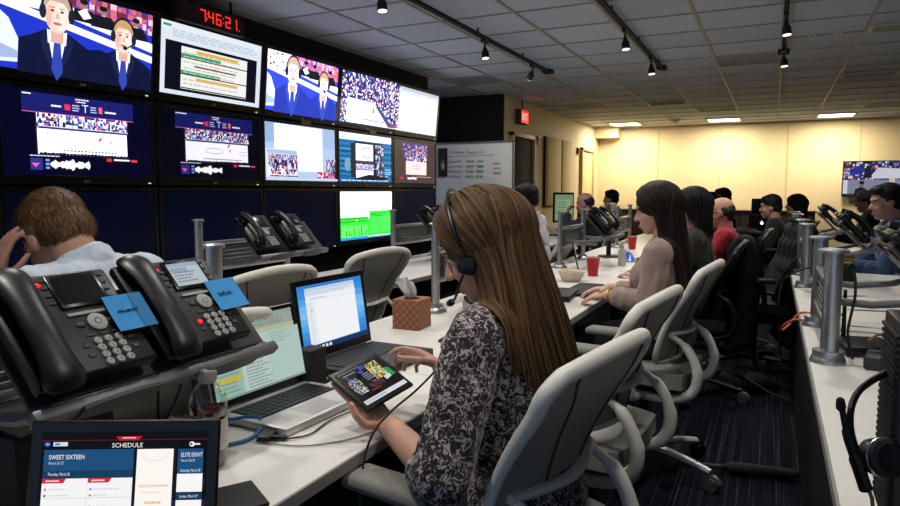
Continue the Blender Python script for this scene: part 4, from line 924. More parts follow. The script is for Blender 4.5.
# sticky notes
SM = mat('note_blue','2f8fd0',.7,var=.05); SM2 = mat('note_blue_dark','2273ac',.7)
def sticky(label, c, x, y, s=.078, scrib=0):
    M = frameM(c, x, y); t = thing('sticky_note', label, 'sticky note', (0,0,0), group='blue sticky notes'); t.matrix_world = M
    b = MB(); b.sheet(lambda u, v: ((u-.5)*s, (v-.5)*s, .004*(1-v)**2), 6, 6, .0006); o = obj('paper', b, SM, t)
    if scrib == 0:
        b = MB(); b.add([(.012,-.039,.0052),(.039,-.039,.0052),(.039,.039,.0012),(.012,.039,.0012)], [(0,1,2,3)]); obj('folded_strip', b, SM2, t, smooth=False)
    q = MB(); n = 26 if scrib == 0 else 14
    P = [(-.024+(.040 if scrib == 0 else .034)*i/n, .002+(.0045 if scrib == 0 else .006)*math.sin(i*2.3)*(.6+.4*math.cos(i)), .0032) for i in range(n+1)]
    q.tube(P, .0009, 5); q.tube([(-.025,-.004,.0035),(.016,-.002,.0035)], .0006, 5) if scrib else None
    obj('handwriting', q, mat('ink_navy','12243c',.6), t)
sticky('blue sticky note with long scribble on the nearest phone', (-1.070,.850,1.057), (.06,.998,0), (-.64,.04,.77))
sticky('blue sticky note with short scribble on the phone with lit screen', (-1.072,1.098,1.056), (.09,.99,.03), (-.64,.03,.77), scrib=1)
# ------------------------------------------------------------------ laptops and tablets
def kb(b, x0, x1, y0, y1, z, nx=13, ny=5, gap=.0028, h=.0018):
    """keys; x grows to the front"""
    dx, dy = (x1-x0)/ny, (y1-y0)/nx
    for j in range(ny):
        i = 0
        while i < nx:
            w = 5 if (j == ny-1 and i == 4) else 1
            b.box((x0+dx*(j+.5), y0+dy*(i+w/2), z+h/2), (dx-gap, dy*w-gap, h)); i += w
def make_laptop(label, hinge, rz, w, d, lidang, cv_fn, strength, colm, lidm, keym, lid_h=None, bez=.012, chin=.022, hgt=.02, group=None, silver=True, seen_back=False):
    """hinge centre on desk; +x to the user"""
    t = thing('laptop', label, 'laptop', hinge, rz, group); lh = lid_h or d
    b = MB(); b.box((d/2, 0, hgt/2), (d, w, hgt), bev=.005 if silver else .004); bo = obj('base', b, colm, t)
    if not seen_back:
        k = MB(); k.box((d*.34, 0, hgt), (d*.46, w*.86, .0012)); obj('keyboard_well', k, mat('well_black','0d0d10',.6), bo)
        k = MB(); kb(k, d*.12, d*.56, -w*.42, w*.42, hgt+.0006); obj('keyboard', k, keym, t)
        p = MB(); p.box((d*.79, 0, hgt), (d*.33, w*(.33 if silver else .22), .0012), bev=.0005, seg=1); obj('trackpad', p, mat('trackpad_silver','a9a8a5',.4) if silver else mat('trackpad_black','1c1c1f',.35), t)
    L = Matrix.Rotation(math.radians(lidang-90), 4, 'Y')   # lid leaning back from vertical
    L = Matrix.Translation((0.0,0,hgt)) @ Matrix.Rotation(-math.radians(lidang-90), 4, 'Y')
    l = MB(); l.M = L; l.box((-.004, 0, lh/2), (.008, w, lh), bev=.0035); lo = obj('lid', l, lidm, t)
    f = MB(); f.M = L; f.box((.0006, 0, lh/2), (.0012, w-.004, lh-.004)); obj('screen_bezel', f, mat('bezel_black','0a0a0b',.25), lo)
    if not seen_back:
        W, H_ = w-2*bez, lh-bez-chin; cv = cv_fn(W, H_); cv.build('screen', L @ frameM((.0016,-W/2,chin),(0,1,0),(0,0,1)), t, screen_mat(strength))
    h = MB(); h.cyl((-.002,-w*.4,hgt-.002), (-.002,w*.4,hgt-.002), .006); obj('hinge', h, DGR if not silver else BLK, t)
    return t, L
MAC = mat('laptop_silver','c9c8c4',.35,.4,var=.03)
def pic_mail(w, h):
    cv = Canvas(w,h,'bcd6cf',41,.8); cv.rect(0,.93,1,1,'9fb3ad'); cv.rect(0,.80,1,.93,'a9b7a8'); cv.rows(.3,.82,.95,.92,3,'84948a',(.7,1)); cv.rect(0,.74,1,.80,'c7c9a6'); cv.rect(0,.0,.30,.74,'a5c7b8'); cv.rows(.03,.05,.28,.72,12,'7ba593',(.5,1)); cv.rect(.02,.20,.27,.27,'d8c254'); cv.rect(.30,0,.62,.74,'c8dcd6'); cv.rows(.32,.04,.60,.72,16,'8ba6a0',(.6,1)); cv.rect(.62,0,1,.74,'bfdbd2'); cv.rows(.64,.55,.9,.72,4,'a1c2b6'); cv.rect(0,0,1,.03,'8fa59d'); return cv
make_laptop('open silver laptop with green tinted mail screen', (-1.178,1.325,D), math.radians(-3), .325, .227, 101, pic_mail, .95, MAC, MAC, mat('key_black','151518',.5), lid_h=.222)
def pic_editor(w, h):
    cv = Canvas(w,h,'2f7fd0',42,.95)
    for i in range(10): cv.poly([(0,.1*i),(0,.1*i+.1),(1,.1*i+.1),(1,.1*i)], ['2a72c8','3486d8','3f92e0','56a6ea','6cb6f0','80c2f4','74bcf2','58a4ea','3f90e0','3284d8'][i])
    cv.rect(.10,.085,.87,.955,'e9eef6'); cv.rect(.10,.90,.87,.955,'c3d4ea'); cv.rect(.10,.83,.87,.90,'dfe6f1'); cv.rows(.12,.84,.85,.89,2,'b9c4d6',(.8,1)); cv.rect(.10,.74,.87,.83,'f0f3f8'); cv.rows(.16,.76,.45,.81,1,'c5cad6'); cv.rect(.13,.10,.17,.74,'e2e6ee')
    for i in range(11): cv.rect(.14,.13+.05*i,.155,.135+.05*i,'b4bccb')
    cv.rect(.22,.09,.85,.73,'f6f7fa'); cv.rect(.155,.60,.175,.615,'6a7488'); cv.rect(0,0,1,.075,'16325e'); cv.rows(.2,.955,.8,.98,1,'2b5890')
    for i in range(7): cv.rect(.02+.055*i,.015,.055+.055*i,.06,['e8ecf2','d8e4f0','f0f0f0','c9d8ea','efe9dc','dde6f0','e8e8f4'][i])
    return cv
TPB = mat('laptop_black','19191b',.5,var=.1)
make_laptop('open black laptop with white document on a bright blue screen', (-1.262,1.785,D), math.radians(-2), .372, .25, 98.5, pic_editor, 1.0, TPB, TPB, mat('key_charcoal','232328',.5), lid_h=.252, bez=.019, chin=.028, hgt=.026, silver=False)
b = MB(); b.box((0,0,.053), (.055,.075,.106), bev=.004); b.box((0,0,.004), (.07,.09,.008)); t = obj('dock', b, BLK2); t.location = (-1.17,1.515,D); tag(t, 'small upright black dock standing between the silver and black laptops', 'dock')
# schedule tablet
def pic_schedule(w, h):
    cv = Canvas(w,h,'08090d',43,1.0); cv.rect(0,.0,1,.30,'0a1c46'); cv.rect(0,.915,1,.925,'5a1218'); cv.poly([(.44,.955),(.60,.955),(.575,.915),(.465,.915)],'c8202c'); cv.rect(.48,.935,.56,.945,'f0d0d0')
    cv.text('SCHEDULE', .42,.845,.045,'f2f2f2',.185); cv.ell(.035,.885,.018,.024,'1f5fb0'); cv.rect(.025,.882,.045,.888,'e8f0ff'); cv.rect(.07,.865,.155,.905,'d8dfe6'); cv.rect(.08,.875,.11,.895,'2a7fc8'); cv.ell(.905,.87,.017,.026,'f2f2f2'); cv.ell(.9,.87,.009,.014,'c82028'); cv.rect(.92,.862,.955,.878,'e8e8e8')
    cv.rect(.02,.55,.555,.83,'1a4d78'); cv.rect(.02,.55,.555,.62,'143a5c'); cv.text('SWEET SIXTEEN', .05,.735,.045,'f2f4f6',.21); cv.text('March 26-27', .05,.685,.028,'c9d6e2',.09); cv.text('Thursday, March 26', .05,.575,.030,'dfe8f0',.13)
    cv.rect(.02,.16,.555,.545,'f4f4f4'); 
    for x in (.02,.29): cv.poly([(x,.545),(x+.14,.545),(x+.125,.50),(x,.50)],'d22833'); cv.rect(x+.02,.515,x+.10,.53,'f0c8c8')
    for y in (.35,): cv.rect(.02,y,.555,y+.005,'c9c9cc')
    cv.rect(.285,.16,.288,.545,'d0d0d4')
    for x in (.03,.30):
        for y in (.44,.38,.27,.21): cv.ell(x+.012,y,.008,.012,cv.r.choice(['c98a8a','8a9ac0','c0b08a','6a6a78'])); cv.rows(x+.03,y-.02,x+.2,y+.02,1,'dcdce0')
    cv.rect(.02,.09,.555,.155,'143a5c'); cv.text('Friday, March 27', .05,.108,.028,'dfe8f0',.12); cv.rect(.02,.0,.555,.09,'f4f4f4')
    cv.rect(.58,.04,.80,.83,'fbf6f0'); cv.ring(.69,.80,.085,.09,.003,'e8cdb4',24,PI,2*PI); cv.line((.60,.45),(.78,.46),.004,'eac9b0'); cv.rows(.60,.455,.79,.48,1,'efb9a0',(.9,1)); cv.rows(.64,.27,.74,.33,1,'f0c46a',(.95,1)); cv.rows(.62,.38,.76,.42,1,'f3dcc8')
    cv.rect(.83,.52,.985,.83,'1a4d78'); cv.text('ELITE EIGHT', .85,.75,.042,'f2f4f6',.13); cv.text('March 28-29', .85,.70,.026,'c9d6e2',.085); cv.text('Saturday, March 28', .85,.60,.028,'dfe8f0',.12); cv.rect(.83,.40,.985,.58,'f6f6f6'); cv.rect(.83,.33,.985,.39,'143a5c'); cv.text('Sunday, March 29', .85,.345,.026,'dfe8f0',.11); cv.rect(.83,.14,.985,.32,'f6f6f6'); cv.rect(.62,.0,.98,.08,'1440a0')
    return cv
def tablet(label, c, x, y, w, h, fn, st, bez=.014, d=.009, name='tablet'):
    t = thing(name, label, 'tablet', (0,0,0)); t.matrix_world = frameM(c, x, y)
    b = MB(); b.box((0,0,-d/2), (w,h,d), bev=.0035, seg=3); obj('casing', b, BLK, t)
    f = MB(); f.box((0,0,.0002), (w-.006,h-.006,.0008)); obj('glass_front', f, mat('bezel_black','0a0a0b',.25), t)
    cv = fn(w-2*bez, h-2*bez); cv.build('screen', Matrix.Translation((-w/2+bez,-h/2+bez,.0010)), t, screen_mat(st))
    return t
ty = V((-.094,.198,.976)); tx = V((.853,.521,-.024)); tx.normalize(); ty = (ty-tx*ty.dot(tx)).normalized()
tc_ = V((-.85,.655,.877))-V((0,0,1.28)); tc_ = V((0,0,1.28))+tc_*1.0
TH = .178; tcen = tc_+ty*(.06-TH/2+.004)
t = tablet('black tablet standing at bottom left showing a SCHEDULE page', tcen, tx, ty, .27, TH, pic_schedule, 1.0, bez=.017)
b = MB(); b.box((-.02,-.02,-.03), (.12,.11,.004), rot=Matrix.Rotation(-.42,3,'X')); obj('kickstand', b, BLK, t)
# dark cover lying behind the schedule tablet
b = MB(); b.box((0,0,.004), (.11,.15,.007), bev=.003, rot=Matrix.Rotation(-.55,3,'Z')); t = obj('tablet_cover', b, mat('cover_dark','161413',.6)); t.location = (-.86,.845,D); tag(t, 'dark flat cover lying on the desk right of the schedule tablet', 'cover')
# hand held tablet
def pic_game(w, h):
    cv = Canvas(w,h,'17100f',44,.95); cv.rect(.0,.02,1,.13,'d8dade'); cv.rect(.02,.05,.5,.10,'b9bec6'); cv.rows(.05,.92,.8,.98,1,'6a7a96'); cv.rows(.1,.84,.5,.89,1,'a8a8b4')
    cv.poly([(.08,.28),(.04,.62),(.12,.74),(.20,.62),(.18,.3)],'8a9060'); cv.poly([(.12,.30),(.14,.52),(.22,.54),(.26,.28)],'d8d8c9'); cv.poly([(.06,.55),(.13,.80),(.20,.70),(.16,.56)],'2a4ab8'); cv.ell(.13,.80,.03,.045,'6a4a38'); cv.crowd(.05,.3,.26,.7,8,9,['6a7048','a8b080','2a3a90','cfd0c0','3a4030'])
    cv.poly([(.60,.40),(.56,.74),(.64,.88),(.72,.74),(.70,.42)],'c8b028'); cv.poly([(.70,.30),(.69,.62),(.80,.72),(.86,.34)],'d0d8dc'); cv.poly([(.84,.34),(.83,.60),(.93,.58),(.95,.34)],'2a9a48'); cv.ell(.64,.88,.03,.045,'5a3a2c'); cv.crowd(.56,.4,.80,.86,9,10,['c8b028','e0d060','5a6a38','c9d4dc','2a2a20'])
    cv.rect(.40,.78,.52,.88,'2a48c0'); cv.rect(.34,.70,.42,.76,'3a58d0'); cv.rows(.34,.45,.54,.68,4,'8a96b8',(.6,1)); cv.rows(.38,.36,.56,.42,1,'c0503a'); cv.crowd(.28,.22,.56,.36,8,4,['2a1c1a','3a4a70','6a2a28','17100f']); cv.rows(.2,.16,.6,.2,1,'b04038'); return cv
c0 = V((0,0,1.28))+(V((-1.06,1.663,.718))-V((0,0,1.28)))*.78
TABX = V((.164,.977,.133)).normalized(); TABY = V((-.869,.081,.481)); TABN = TABX.cross(TABY).normalized(); TABY = TABN.cross(TABX)
tablet('small black tablet held in both hands showing players in green and yellow', c0, TABX, TABY, .165, .132, pic_game, 1.0, bez=.011, d=.0075)
TABC = c0
t = thing('shade_box', 'black box added as shade at the left edge below the nearest phone', 'shade box', (-1.20,.73,D), .1); b = MB(); b.box((0,0,.075), (.20,.20,.15), bev=.006); obj('casing', b, BLK2, t); b = MB()  # box added to darken the shaded zone behind and below the phones
for i in range(6): b.box((.1005,0,.04+.014*i), (.003,.15,.004))
obj('vent', b, DGR, t)
# bottle
t = thing('bottle', 'clear plastic bottle of dark red drink behind the schedule tablet', 'bottle', (-1.0,.965,D))
def clear_mat():
    m = bpy.data.materials.new('clear_plastic'); tr, out = nt(m); N = tr.nodes.new; L = tr.links.new
    a = N('ShaderNodeBsdfTransparent'); a.inputs[0].default_value = (.97,.97,.97,1); g = N('ShaderNodeBsdfGlossy'); g.inputs['Roughness'].default_value = .06
    lw = N('ShaderNodeLayerWeight'); lw.inputs[0].default_value = .35; mr = N('ShaderNodeMapRange'); mr.inputs[3].default_value = .04; mr.inputs[4].default_value = .55; L(lw.outputs['Facing'], mr.inputs[0])
    mx = N('ShaderNodeMixShader'); L(mr.outputs[0], mx.inputs[0]); L(a.outputs[0], mx.inputs[1]); L(g.outputs[0], mx.inputs[2]); L(mx.outputs[0], out.inputs[0]); return m
clr = clear_mat()
b = MB(); b.lathe([(.004,.001),(.030,.002),(.035,.010),(.0355,.040),(.0335,.048),(.0355,.056),(.0355,.100),(.0335,.106),(.0365,.113),(.0375,.128),(.034,.146),(.024,.163),(.0155,.172),(.0145,.180),(.0145,.186),(.004,.187)], (0,0,0), 28); obj('shell', b, clr, t)
b = MB(); b.lathe([(.004,.004),(.028,.005),(.0325,.012),(.0328,.105),(.0335,.118),(.001,.1185)], (0,0,0), 28); obj('drink', b, mat('drink_red','3a0810',.12,var=.05), t)
b = MB(); b.lathe([(.0360,.040),(.0362,.042),(.0362,.098),(.0360,.100),(.0352,.1),(.0352,.04)], (0,0,0), 28); lo = obj('label_band', b, mat('label_white','c9c5bd',.5,var=.25,scale=60), t)
b = MB(); b.lathe([(.0163,.172),(.0163,.175),(.0175,.176),(.0175,.195),(.0165,.198),(.004,.199)], (0,0,0), 32)
for i in range(24): a = 2*PI*i/24; b.box((.0178*math.cos(a),.0178*math.sin(a),.186), (.0012,.0018,.016), rot=Matrix.Rotation(a,3,'Z'))
obj('cap', b, mat('cap_clear','b9b4b2',.4,var=.05), t)
# tissue box
t = thing('tissue_box', 'square brown lattice patterned tissue box on the white desk', 'tissue box', (-1.30,2.345,D), math.radians(3))
def tissue_mat():
    m = bpy.data.materials.new('tissue_card'); tr, out = nt(m); N = tr.nodes.new; L = tr.links.new; b = N('ShaderNodeBsdfPrincipled'); b.inputs['Roughness'].default_value = .6; L(b.outputs[0], out.inputs[0])
    tc = N('ShaderNodeTexCoord'); sp = N('ShaderNodeSeparateXYZ'); L(tc.outputs['Object'], sp.inputs[0])
    ad = N('ShaderNodeMath'); ad.operation = 'ADD'; L(sp.outputs[0], ad.inputs[0]); L(sp.outputs[1], ad.inputs[1])
    def wave(sign):
        c = N('ShaderNodeMath'); c.operation = 'MULTIPLY_ADD'; L(sp.outputs[2], c.inputs[0]); c.inputs[1].default_value = sign; L(ad.outputs[0], c.inputs[2])
        s = N('ShaderNodeMath'); s.operation = 'MULTIPLY'; L(c.outputs[0], s.inputs[0]); s.inputs[1].default_value = 210
        q = N('ShaderNodeMath'); q.operation = 'SINE'; L(s.outputs[0], q.inputs[0]); return q
    a, c = wave(1), wave(-1); mx = N('ShaderNodeMath'); mx.operation = 'MAXIMUM'; L(a.outputs[0], mx.inputs[0]); L(c.outputs[0], mx.inputs[1])
    r = N('ShaderNodeValToRGB'); e = r.color_ramp.elements; e[0].position = .72; e[0].color = lin('a06a4a')+(1,); e[1].position = .95; e[1].color = lin('6f3f28')+(1,); L(mx.outputs[0], r.inputs[0]); L(r.outputs[0], b.inputs['Base Color']); return m
b = MB(); b.box((0,0,.06), (.118,.118,.12), bev=.003); b.M = Matrix.Identity(4); obj('carton', b, tissue_mat(), t)
b = MB(); b.lathe([(.034,.1195),(.034,.1212),(.004,.1212)], (0,0,0), 20); obj('slot', b, mat('slot_dark','2a1810',.8), t)
b = MB()
for a0, tl, hh in ((.2,-.016,.098),(1.9,.010,.082)):
    ca, sa = math.cos(a0), math.sin(a0)
    def tf(u, v):
        w = (.022+.080*v*(1.45-v))*(u-.5)*2*.55; d = .010*math.sin(u*13+a0)*(.4+v)+tl*v*1.6
        return (w*ca-d*sa-.016*v, w*sa+d*ca-.022*v, .116+hh*v*(1-.30*abs(u-.42))+.006*math.sin(u*11)*v)
    b.sheet(tf, 22, 12, .0014)
obj('tissue', b, mat('tissue_white','e4e4e2',.9,var=.03), t)
# small things near the post and tissue box
t = thing('smartphone', 'black smartphone lying on the white desk behind the long haired woman', 'phone', (-1.055,2.215,D), .1); b = MB(); b.box((0,0,.006), (.068,.14,.010), bev=.005, seg=3); obj('casing', b, BLK, t); b = MB(); b.box((0,0,.0113), (.06,.13,.0008)); obj('screen', b, mat('bezel_black','0a0a0b',.25), t)
t = thing('mouse', 'dark computer mouse on the desk right of the tissue box', 'mouse', (-1.17,2.60,D), .4); b = MB(); b.sheet(lambda u, v: ((v-.5)*.058*math.sin(PI*min(1,u*.9+.08))**.4, (u-.5)*.105, .002+.032*math.sin(PI*u)**.5*math.sin(PI*v)**.6), 14, 10, .003); obj('shell', b, BLK, t); b = MB(); b.cyl((0,.022,.028), (0,.034,.026), .006); obj('scroll_wheel', b, RUB, t)
t = thing('power_strip', 'white and black cable adapters bundled at the foot of the silver post', 'adapter', (-1.24,2.80,D), .7); b = MB(); b.box((0,0,.018), (.05,.13,.034), bev=.006); obj('white_block', b, mat('adapter_white','c9c7c4',.5), t); b = MB(); b.box((.0,-.005,.05), (.045,.11,.026), bev=.005); obj('black_block', b, BLK, t); b = MB(); b.tube(bez([(.02,-.06,.05),(.05,-.10,.06),(.07,-.09,.13),(.03,-.05,.16),(-.02,-.06,.10)], 6), .003, 6); obj('lead', b, BLK, t)
# cables
def cable(label, pts, r, m, cat='cable', n=8, name='cable', group='desk cables', plug=None):
    b = MB(); b.tube(bez(pts, n), r, 7); 
    t = obj(name, b, m, None); tag(t, label, cat, group); return t
BLU = mat('cable_blue','2f5f9a',.5); WC = mat('cable_white','b9b9b6',.5); OR = mat('cable_orange','c4653a',.5); RD = mat('cable_red','9a2a2a',.5)
cable('blue network cable looping between the bottle and silver laptop', [(-1.30,.98,.737),(-1.17,1.09,.745),(-1.09,1.175,.752),(-1.045,1.165,.745),(-1.02,1.10,.736),(-1.06,1.02,.736)], .0042, BLU)
cable('short red cable end beside the bottle and blue cable', [(-1.05,.97,.737),(-1.08,1.03,.742),(-1.11,1.08,.738)], .0035, RD)
t = thing('power_connector', 'black plug on the left edge of the silver laptop with thin wire', 'connector', (-1.0,1.14,D), math.radians(20)); b = MB(); b.box((0,-.015,.008), (.03,.05,.013), bev=.004); b.box((.03,-.02,.007), (.04,.012,.010), bev=.003); obj('plug', b, BLK, t)
b = MB(); b.tube(bez([(.05,-.02,.005),(.09,.015,.004),(.11,.11,.004),(.16,.20,.006)], 6), .0022, 6); obj('wire', b, BLK, t)
cable('thin grey wire lying across the bare white desktop', [(-1.00,1.10,.734),(-.90,1.12,.733),(-.83,1.19,.733),(-.80,1.27,.733),(-.785,1.30,.733)], .0016, mat('wire_grey','7a7a7a',.5))
cable('black headset wire hanging past the wrist of the long haired woman over the desk edge', [(-.66,1.42,.93),(-.67,1.36,.89),(-.70,1.29,.84),(-.735,1.23,.80),(-.748,1.175,.765),(-.752,1.14,.70),(-.748,1.12,.58)], .0026, BLK)
cable('blue network cable at the bottom left corner of the desk', [(-1.30,.45,.75),(-1.20,.52,.76),(-1.10,.60,.745),(-1.0,.66,.737)], .0042, BLU)
cable('white cable coil at the bottom left corner of the desk', [(-1.22,.52,.737),(-1.12,.50,.745),(-1.08,.57,.752),(-1.15,.63,.745),(-1.22,.58,.742),(-1.15,.50,.748),(-1.06,.52,.740)], .005, WC)
cable('black cord hanging from the nearest phone shelf', [(-1.10,.99,.95),(-1.11,1.0,.88),(-1.13,.97,.80),(-1.18,.93,.74)], .0032, BLK)
for y, l in ((.70,'thick black cord hanging below the nearest phone'),(1.03,'thick black cord hanging below the phone with lit screen')):
    cable(l, [(-1.12,y,.95),(-1.11,y+.005,.88),(-1.12,y+.02,.80),(-1.15,y+.06,.737)], .0085, BLK)
# router, papers and odd items on the right desk row
t = thing('router', 'black router with upright antenna behind the nearest silver post', 'router', (.30,2.66,D), .2)
b = MB(); b.box((0,0,.018), (.17,.20,.032), bev=.006); obj('casing', b, BLK, t); b = MB(); b.tube([(-.04,.085,.03),(-.04,.088,.20)], [.008,.006], 8); obj('antenna', b, BLK2, t); b = MB()
for i in range(6): b.box((.05-.018*i,0,.0345), (.006,.15,.002))
obj('vent', b, DGR, t)
t = thing('cable_box', 'dark grey box with slate blue plug on the right desk row', 'adapter', (.36,2.43,D), -.2); b = MB(); b.box((0,0,.022), (.16,.13,.042), bev=.008); obj('casing', b, DGR, t); b = MB(); b.box((.06,.045,.062), (.05,.05,.04), bev=.005); obj('plug', b, mat('slate','3c4654',.5), t)
for i, (x, y, rz, l) in enumerate(((.33,2.95,.2,'white paper sheet on the right desk row beside the router'),(.43,3.25,-.3,'white paper sheet on the right desk row farther than the router'),(.40,3.72,.1,'white paper sheet on the right desk row near the blue shirted man'),(.30,4.15,.5,'white paper sheet on the right desk row behind the second slatted rail'))):
    t = obj('paper_sheet', MB().sheet(lambda u, v: ((u-.5)*.21,(v-.5)*.29,.003+.003*math.sin(u*3)), 5, 5, .001), mat('paper_white','cfccc4',.7,var=.04)); t.location = (x,y,D); t.rotation_euler = (0,0,rz); tag(t, l, 'paper', 'papers on the right desks')
cable('orange cable looped over the aisle edge of the right desk', [(.27,3.02,.80),(.20,3.05,.76),(.15,3.12,.745),(.10,3.16,.735),(.06,3.20,.70),(.055,3.27,.665),(.085,3.34,.68),(.13,3.36,.735),(.2,3.34,.737)], .005, OR)
cable('black cable arching over the aisle edge of the right desk', [(.185,3.2,.95),(.13,3.3,.94),(.05,3.45,.86),(.04,3.5,.70),(.06,3.5,.5)], .005, BLK)
cable('tan cable curving beside the black router', [(.30,2.55,.79),(.34,2.62,.80),(.38,2.66,.77),(.40,2.60,.74)], .004, mat('cable_tan','a07a5a',.5))
cable('black cable draped down the back of the nearest silver post', [(.20,2.46,1.02),(.235,2.48,1.04),(.25,2.50,.95),(.235,2.5,.82),(.25,2.47,.74)], .0045, BLK)
def coil(a, b_, n, r, tr):
    a, b_ = V(a), V(b_); d = (b_-a); u = d.normalized(); p = u.orthogonal().normalized(); q = u.cross(p)
    return [a+d*(i/(n*8))+V((0,0,-.06*math.sin(PI*i/(n*8))))+(p*math.cos(2*PI*i/8)+q*math.sin(2*PI*i/8))*r for i in range(n*8+1)]
b = MB(); b.tube(coil((.36,2.50,.78),(.52,2.62,.98),20,.009,.003), .0032, 5); t = obj('coiled_cord', b, BLK); tag(t, 'black coiled phone cord at the right edge above the papers', 'cord')
t = thing('small_box', 'pale yellow slip stack in front of the blue shirted man', 'paper stack', (.40,4.62,.73)); b = MB(); b.box((0,0,.06), (.10,.12,.12), bev=.008); obj('holder', b, BLK2, t); b = MB()
for i in range(3): b.box((-.01+.01*i,-.02+.012*i,.13+.018*i), (.085,.075,.012), rot=Matrix.Rotation(.2*i,3,'Z'))
obj('slips', b, mat('slip_yellow','c4a86a',.7), t)
# headset hung on the dark panel at right
t = thing('monitor', 'black ribbed monitor edge at the lower right corner of the photo', 'monitor', (.152,1.04,D), 0)
b = MB(); b.box((.14,0,.235), (.035,.30,.33), bev=.008); b.box((0.02,.10,.22), (.02,.14,.30), bev=.004); obj('casing', b, BLK, t)
b = MB()
for i in range(28): b.box((.012,.10,.085+.0098*i), (.012,.13,.005))
obj('rib_set', b, BLK2, t); b = MB(); b.box((.15,0,.04), (.03,.06,.10)); b.lathe([(.10,0),(.10,.010),(.03,.014)], (.12,0,0), 24); obj('stand', b, DGR, t)
t = thing('headset', 'black headset with microphone boom hung at the lower right corner', 'headset', (0,0,0)); bl = mat('headset_black','101012',.35)
def px3(px, py, zc): 
    r = V((.90099,.43384,0)); f0 = V((-.43384,.90099,0)); th = math.atan(62/670); f = f0*math.cos(th)-V((0,0,1))*math.sin(th); u = V((0,0,1))*math.cos(th)+f0*math.sin(th)
    return V((0,0,1.28))+(r*((px-450)/670)+u*((253-py)/670)+f)*zc
Z0 = .92
b = MB(); b.tube(bez([tuple(px3(*q)) for q in ((862,462,Z0),(853,440,Z0),(850,420,Z0),(853,402,Z0+.01),(862,388,Z0+.02),(880,376,Z0+.05),(904,366,Z0+.09))], 6), .0065, 8, flat=.7); obj('headband', b, bl, t)
c = px3(878,457,Z0+.01); ax = (V((.55,-.75,.25))).normalized(); b = MB(); b.lathe([(.010,-.012),(.024,-.011),(.0265,0),(.024,.008),(.01,.010)], c, 24, ax); e = obj('ear_cup', b, bl, t); b = MB(); b.lathe([(.018,.006),(.026,.010),(.026,.018),(.020,.021),(.012,.018)], c, 24, ax); obj('ear_pad', b, mat('ear_pad','1c1b1c',.8), e); b = MB(); b.tube([c+ax*.0105+(ax.orthogonal().normalized()*math.cos(a)+ax.cross(ax.orthogonal().normalized())*math.sin(a))*.0268 for a in [2*PI*i/24 for i in range(24)]], .0014, 5, closed=True); obj('silver_ring', b, ALU, e)
b = MB(); b.tube(bez([tuple(px3(*q)) for q in ((866,490,Z0),(858,466,Z0),(850,445,Z0),(845,425,Z0),(842,408,Z0))], 6), [.0085]*9+[.006]*8+[.004]*8, 8); m = obj('microphone_boom', b, bl, t); b = MB(); b.capsule(px3(841,407,Z0), px3(840.5,401,Z0), .0065, .0055, 10); obj('microphone_tip', b, mat('mic_foam','0c0c0d',.9), m)
b = MB(); b.tube([px3(868,488,Z0), px3(872,498,Z0), px3(874,520,Z0+.02)], .0026, 6); obj('lead', b, mat('lead_olive','5a5a48',.5), t)
# ------------------------------------------------------------------ small things round the second woman
def cup(label, x, y):
    t = thing('plastic_cup', label, 'cup', (x,y,D), group='red cups'); b = MB(); b.lathe([(.004,.001),(.030,.001),(.0315,.004),(.036,.05),(.0365,.052),(.0445,.118),(.0465,.120),(.0465,.123),(.0435,.122),(.035,.052),(.029,.006),(.004,.005)], (0,0,0), 24); obj('shell', b, mat('cup_red','b3121c',.35,var=.04), t)
    b = MB(); b.tube([(.0455*math.cos(a),.0455*math.sin(a),.122) for a in [2*PI*i/24 for i in range(24)]], .0022, 6, closed=True); obj('rim', b, mat('cup_rim','c9b0aa',.4), t)
cup('red plastic cup on the desk beside the white bowl', -1.04,4.30); cup('red plastic cup farther away, behind the dark haired woman', -1.19,6.45)
t = thing('bowl', 'white paper bowl on the desk in front of the red cup', 'bowl', (-1.10,4.0,D)); b = MB(); b.lathe([(.004,.001),(.05,.001),(.055,.004),(.085,.062),(.088,.064),(.084,.064),(.05,.008),(.004,.007)], (0,0,0), 28); obj('shell', b, mat('bowl_cream','d5cbb4',.6), t); b = MB(); b.ell((0,0,.045), (.07,.07,.012)); obj('food', b, mat('food_tan','b08a4a',.8,var=.4,scale=60), t)
t = thing('picture_card', 'small framed card leaning by the silver post behind the bowl', 'card', (-1.22,4.62,D), .25, rot=(0,-.22,.25)); b = MB(); b.box((0,0,.10), (.010,.13,.20), bev=.003); obj('frame', b, BLK, t); cv = Canvas(.115,.18,'b9c99a',51); cv.rect(0,.8,1,1,'d8d8c0'); cv.ell(.5,.45,.28,.3,'6a9a5a'); cv.rect(.25,.15,.6,.3,'d8e0d0'); cv.poly([(.2,.6),(.5,.75),(.8,.55),(.5,.5)],'a8b870'); cv.build('print', frameM((.0056,-.0575,.01),(0,1,0),(0,0,1)), t, screen_mat(.45))  # card print is given a glow of its own by the screen material
t = thing('snack_packet', 'yellow and white snack packet beside the white bowl', 'packet', (-1.16,4.25,D), .6); b = MB(); b.sheet(lambda u, v: ((u-.5)*.10,(v-.5)*.14,.004+.03*math.sin(PI*u)*math.sin(PI*v)), 8, 8, .004); obj('wrapper', b, mat('packet_yellow','c9a23c',.4,var=.4,scale=25), t); b = MB(); b.box((0,.073,.008), (.095,.012,.004)); obj('seal', b, WC, t)
t = thing('keyboard', 'dark keyboard under the dark haired woman\'s hands', 'keyboard', (-.93,3.62,D), 0); b = MB(); b.box((0,0,.009), (.145,.42,.016), bev=.004); obj('casing', b, BLK, t); b = MB(); kb(b, -.06,.06,-.2,.2,.017,15,5); obj('key_set', b, DGR, t)
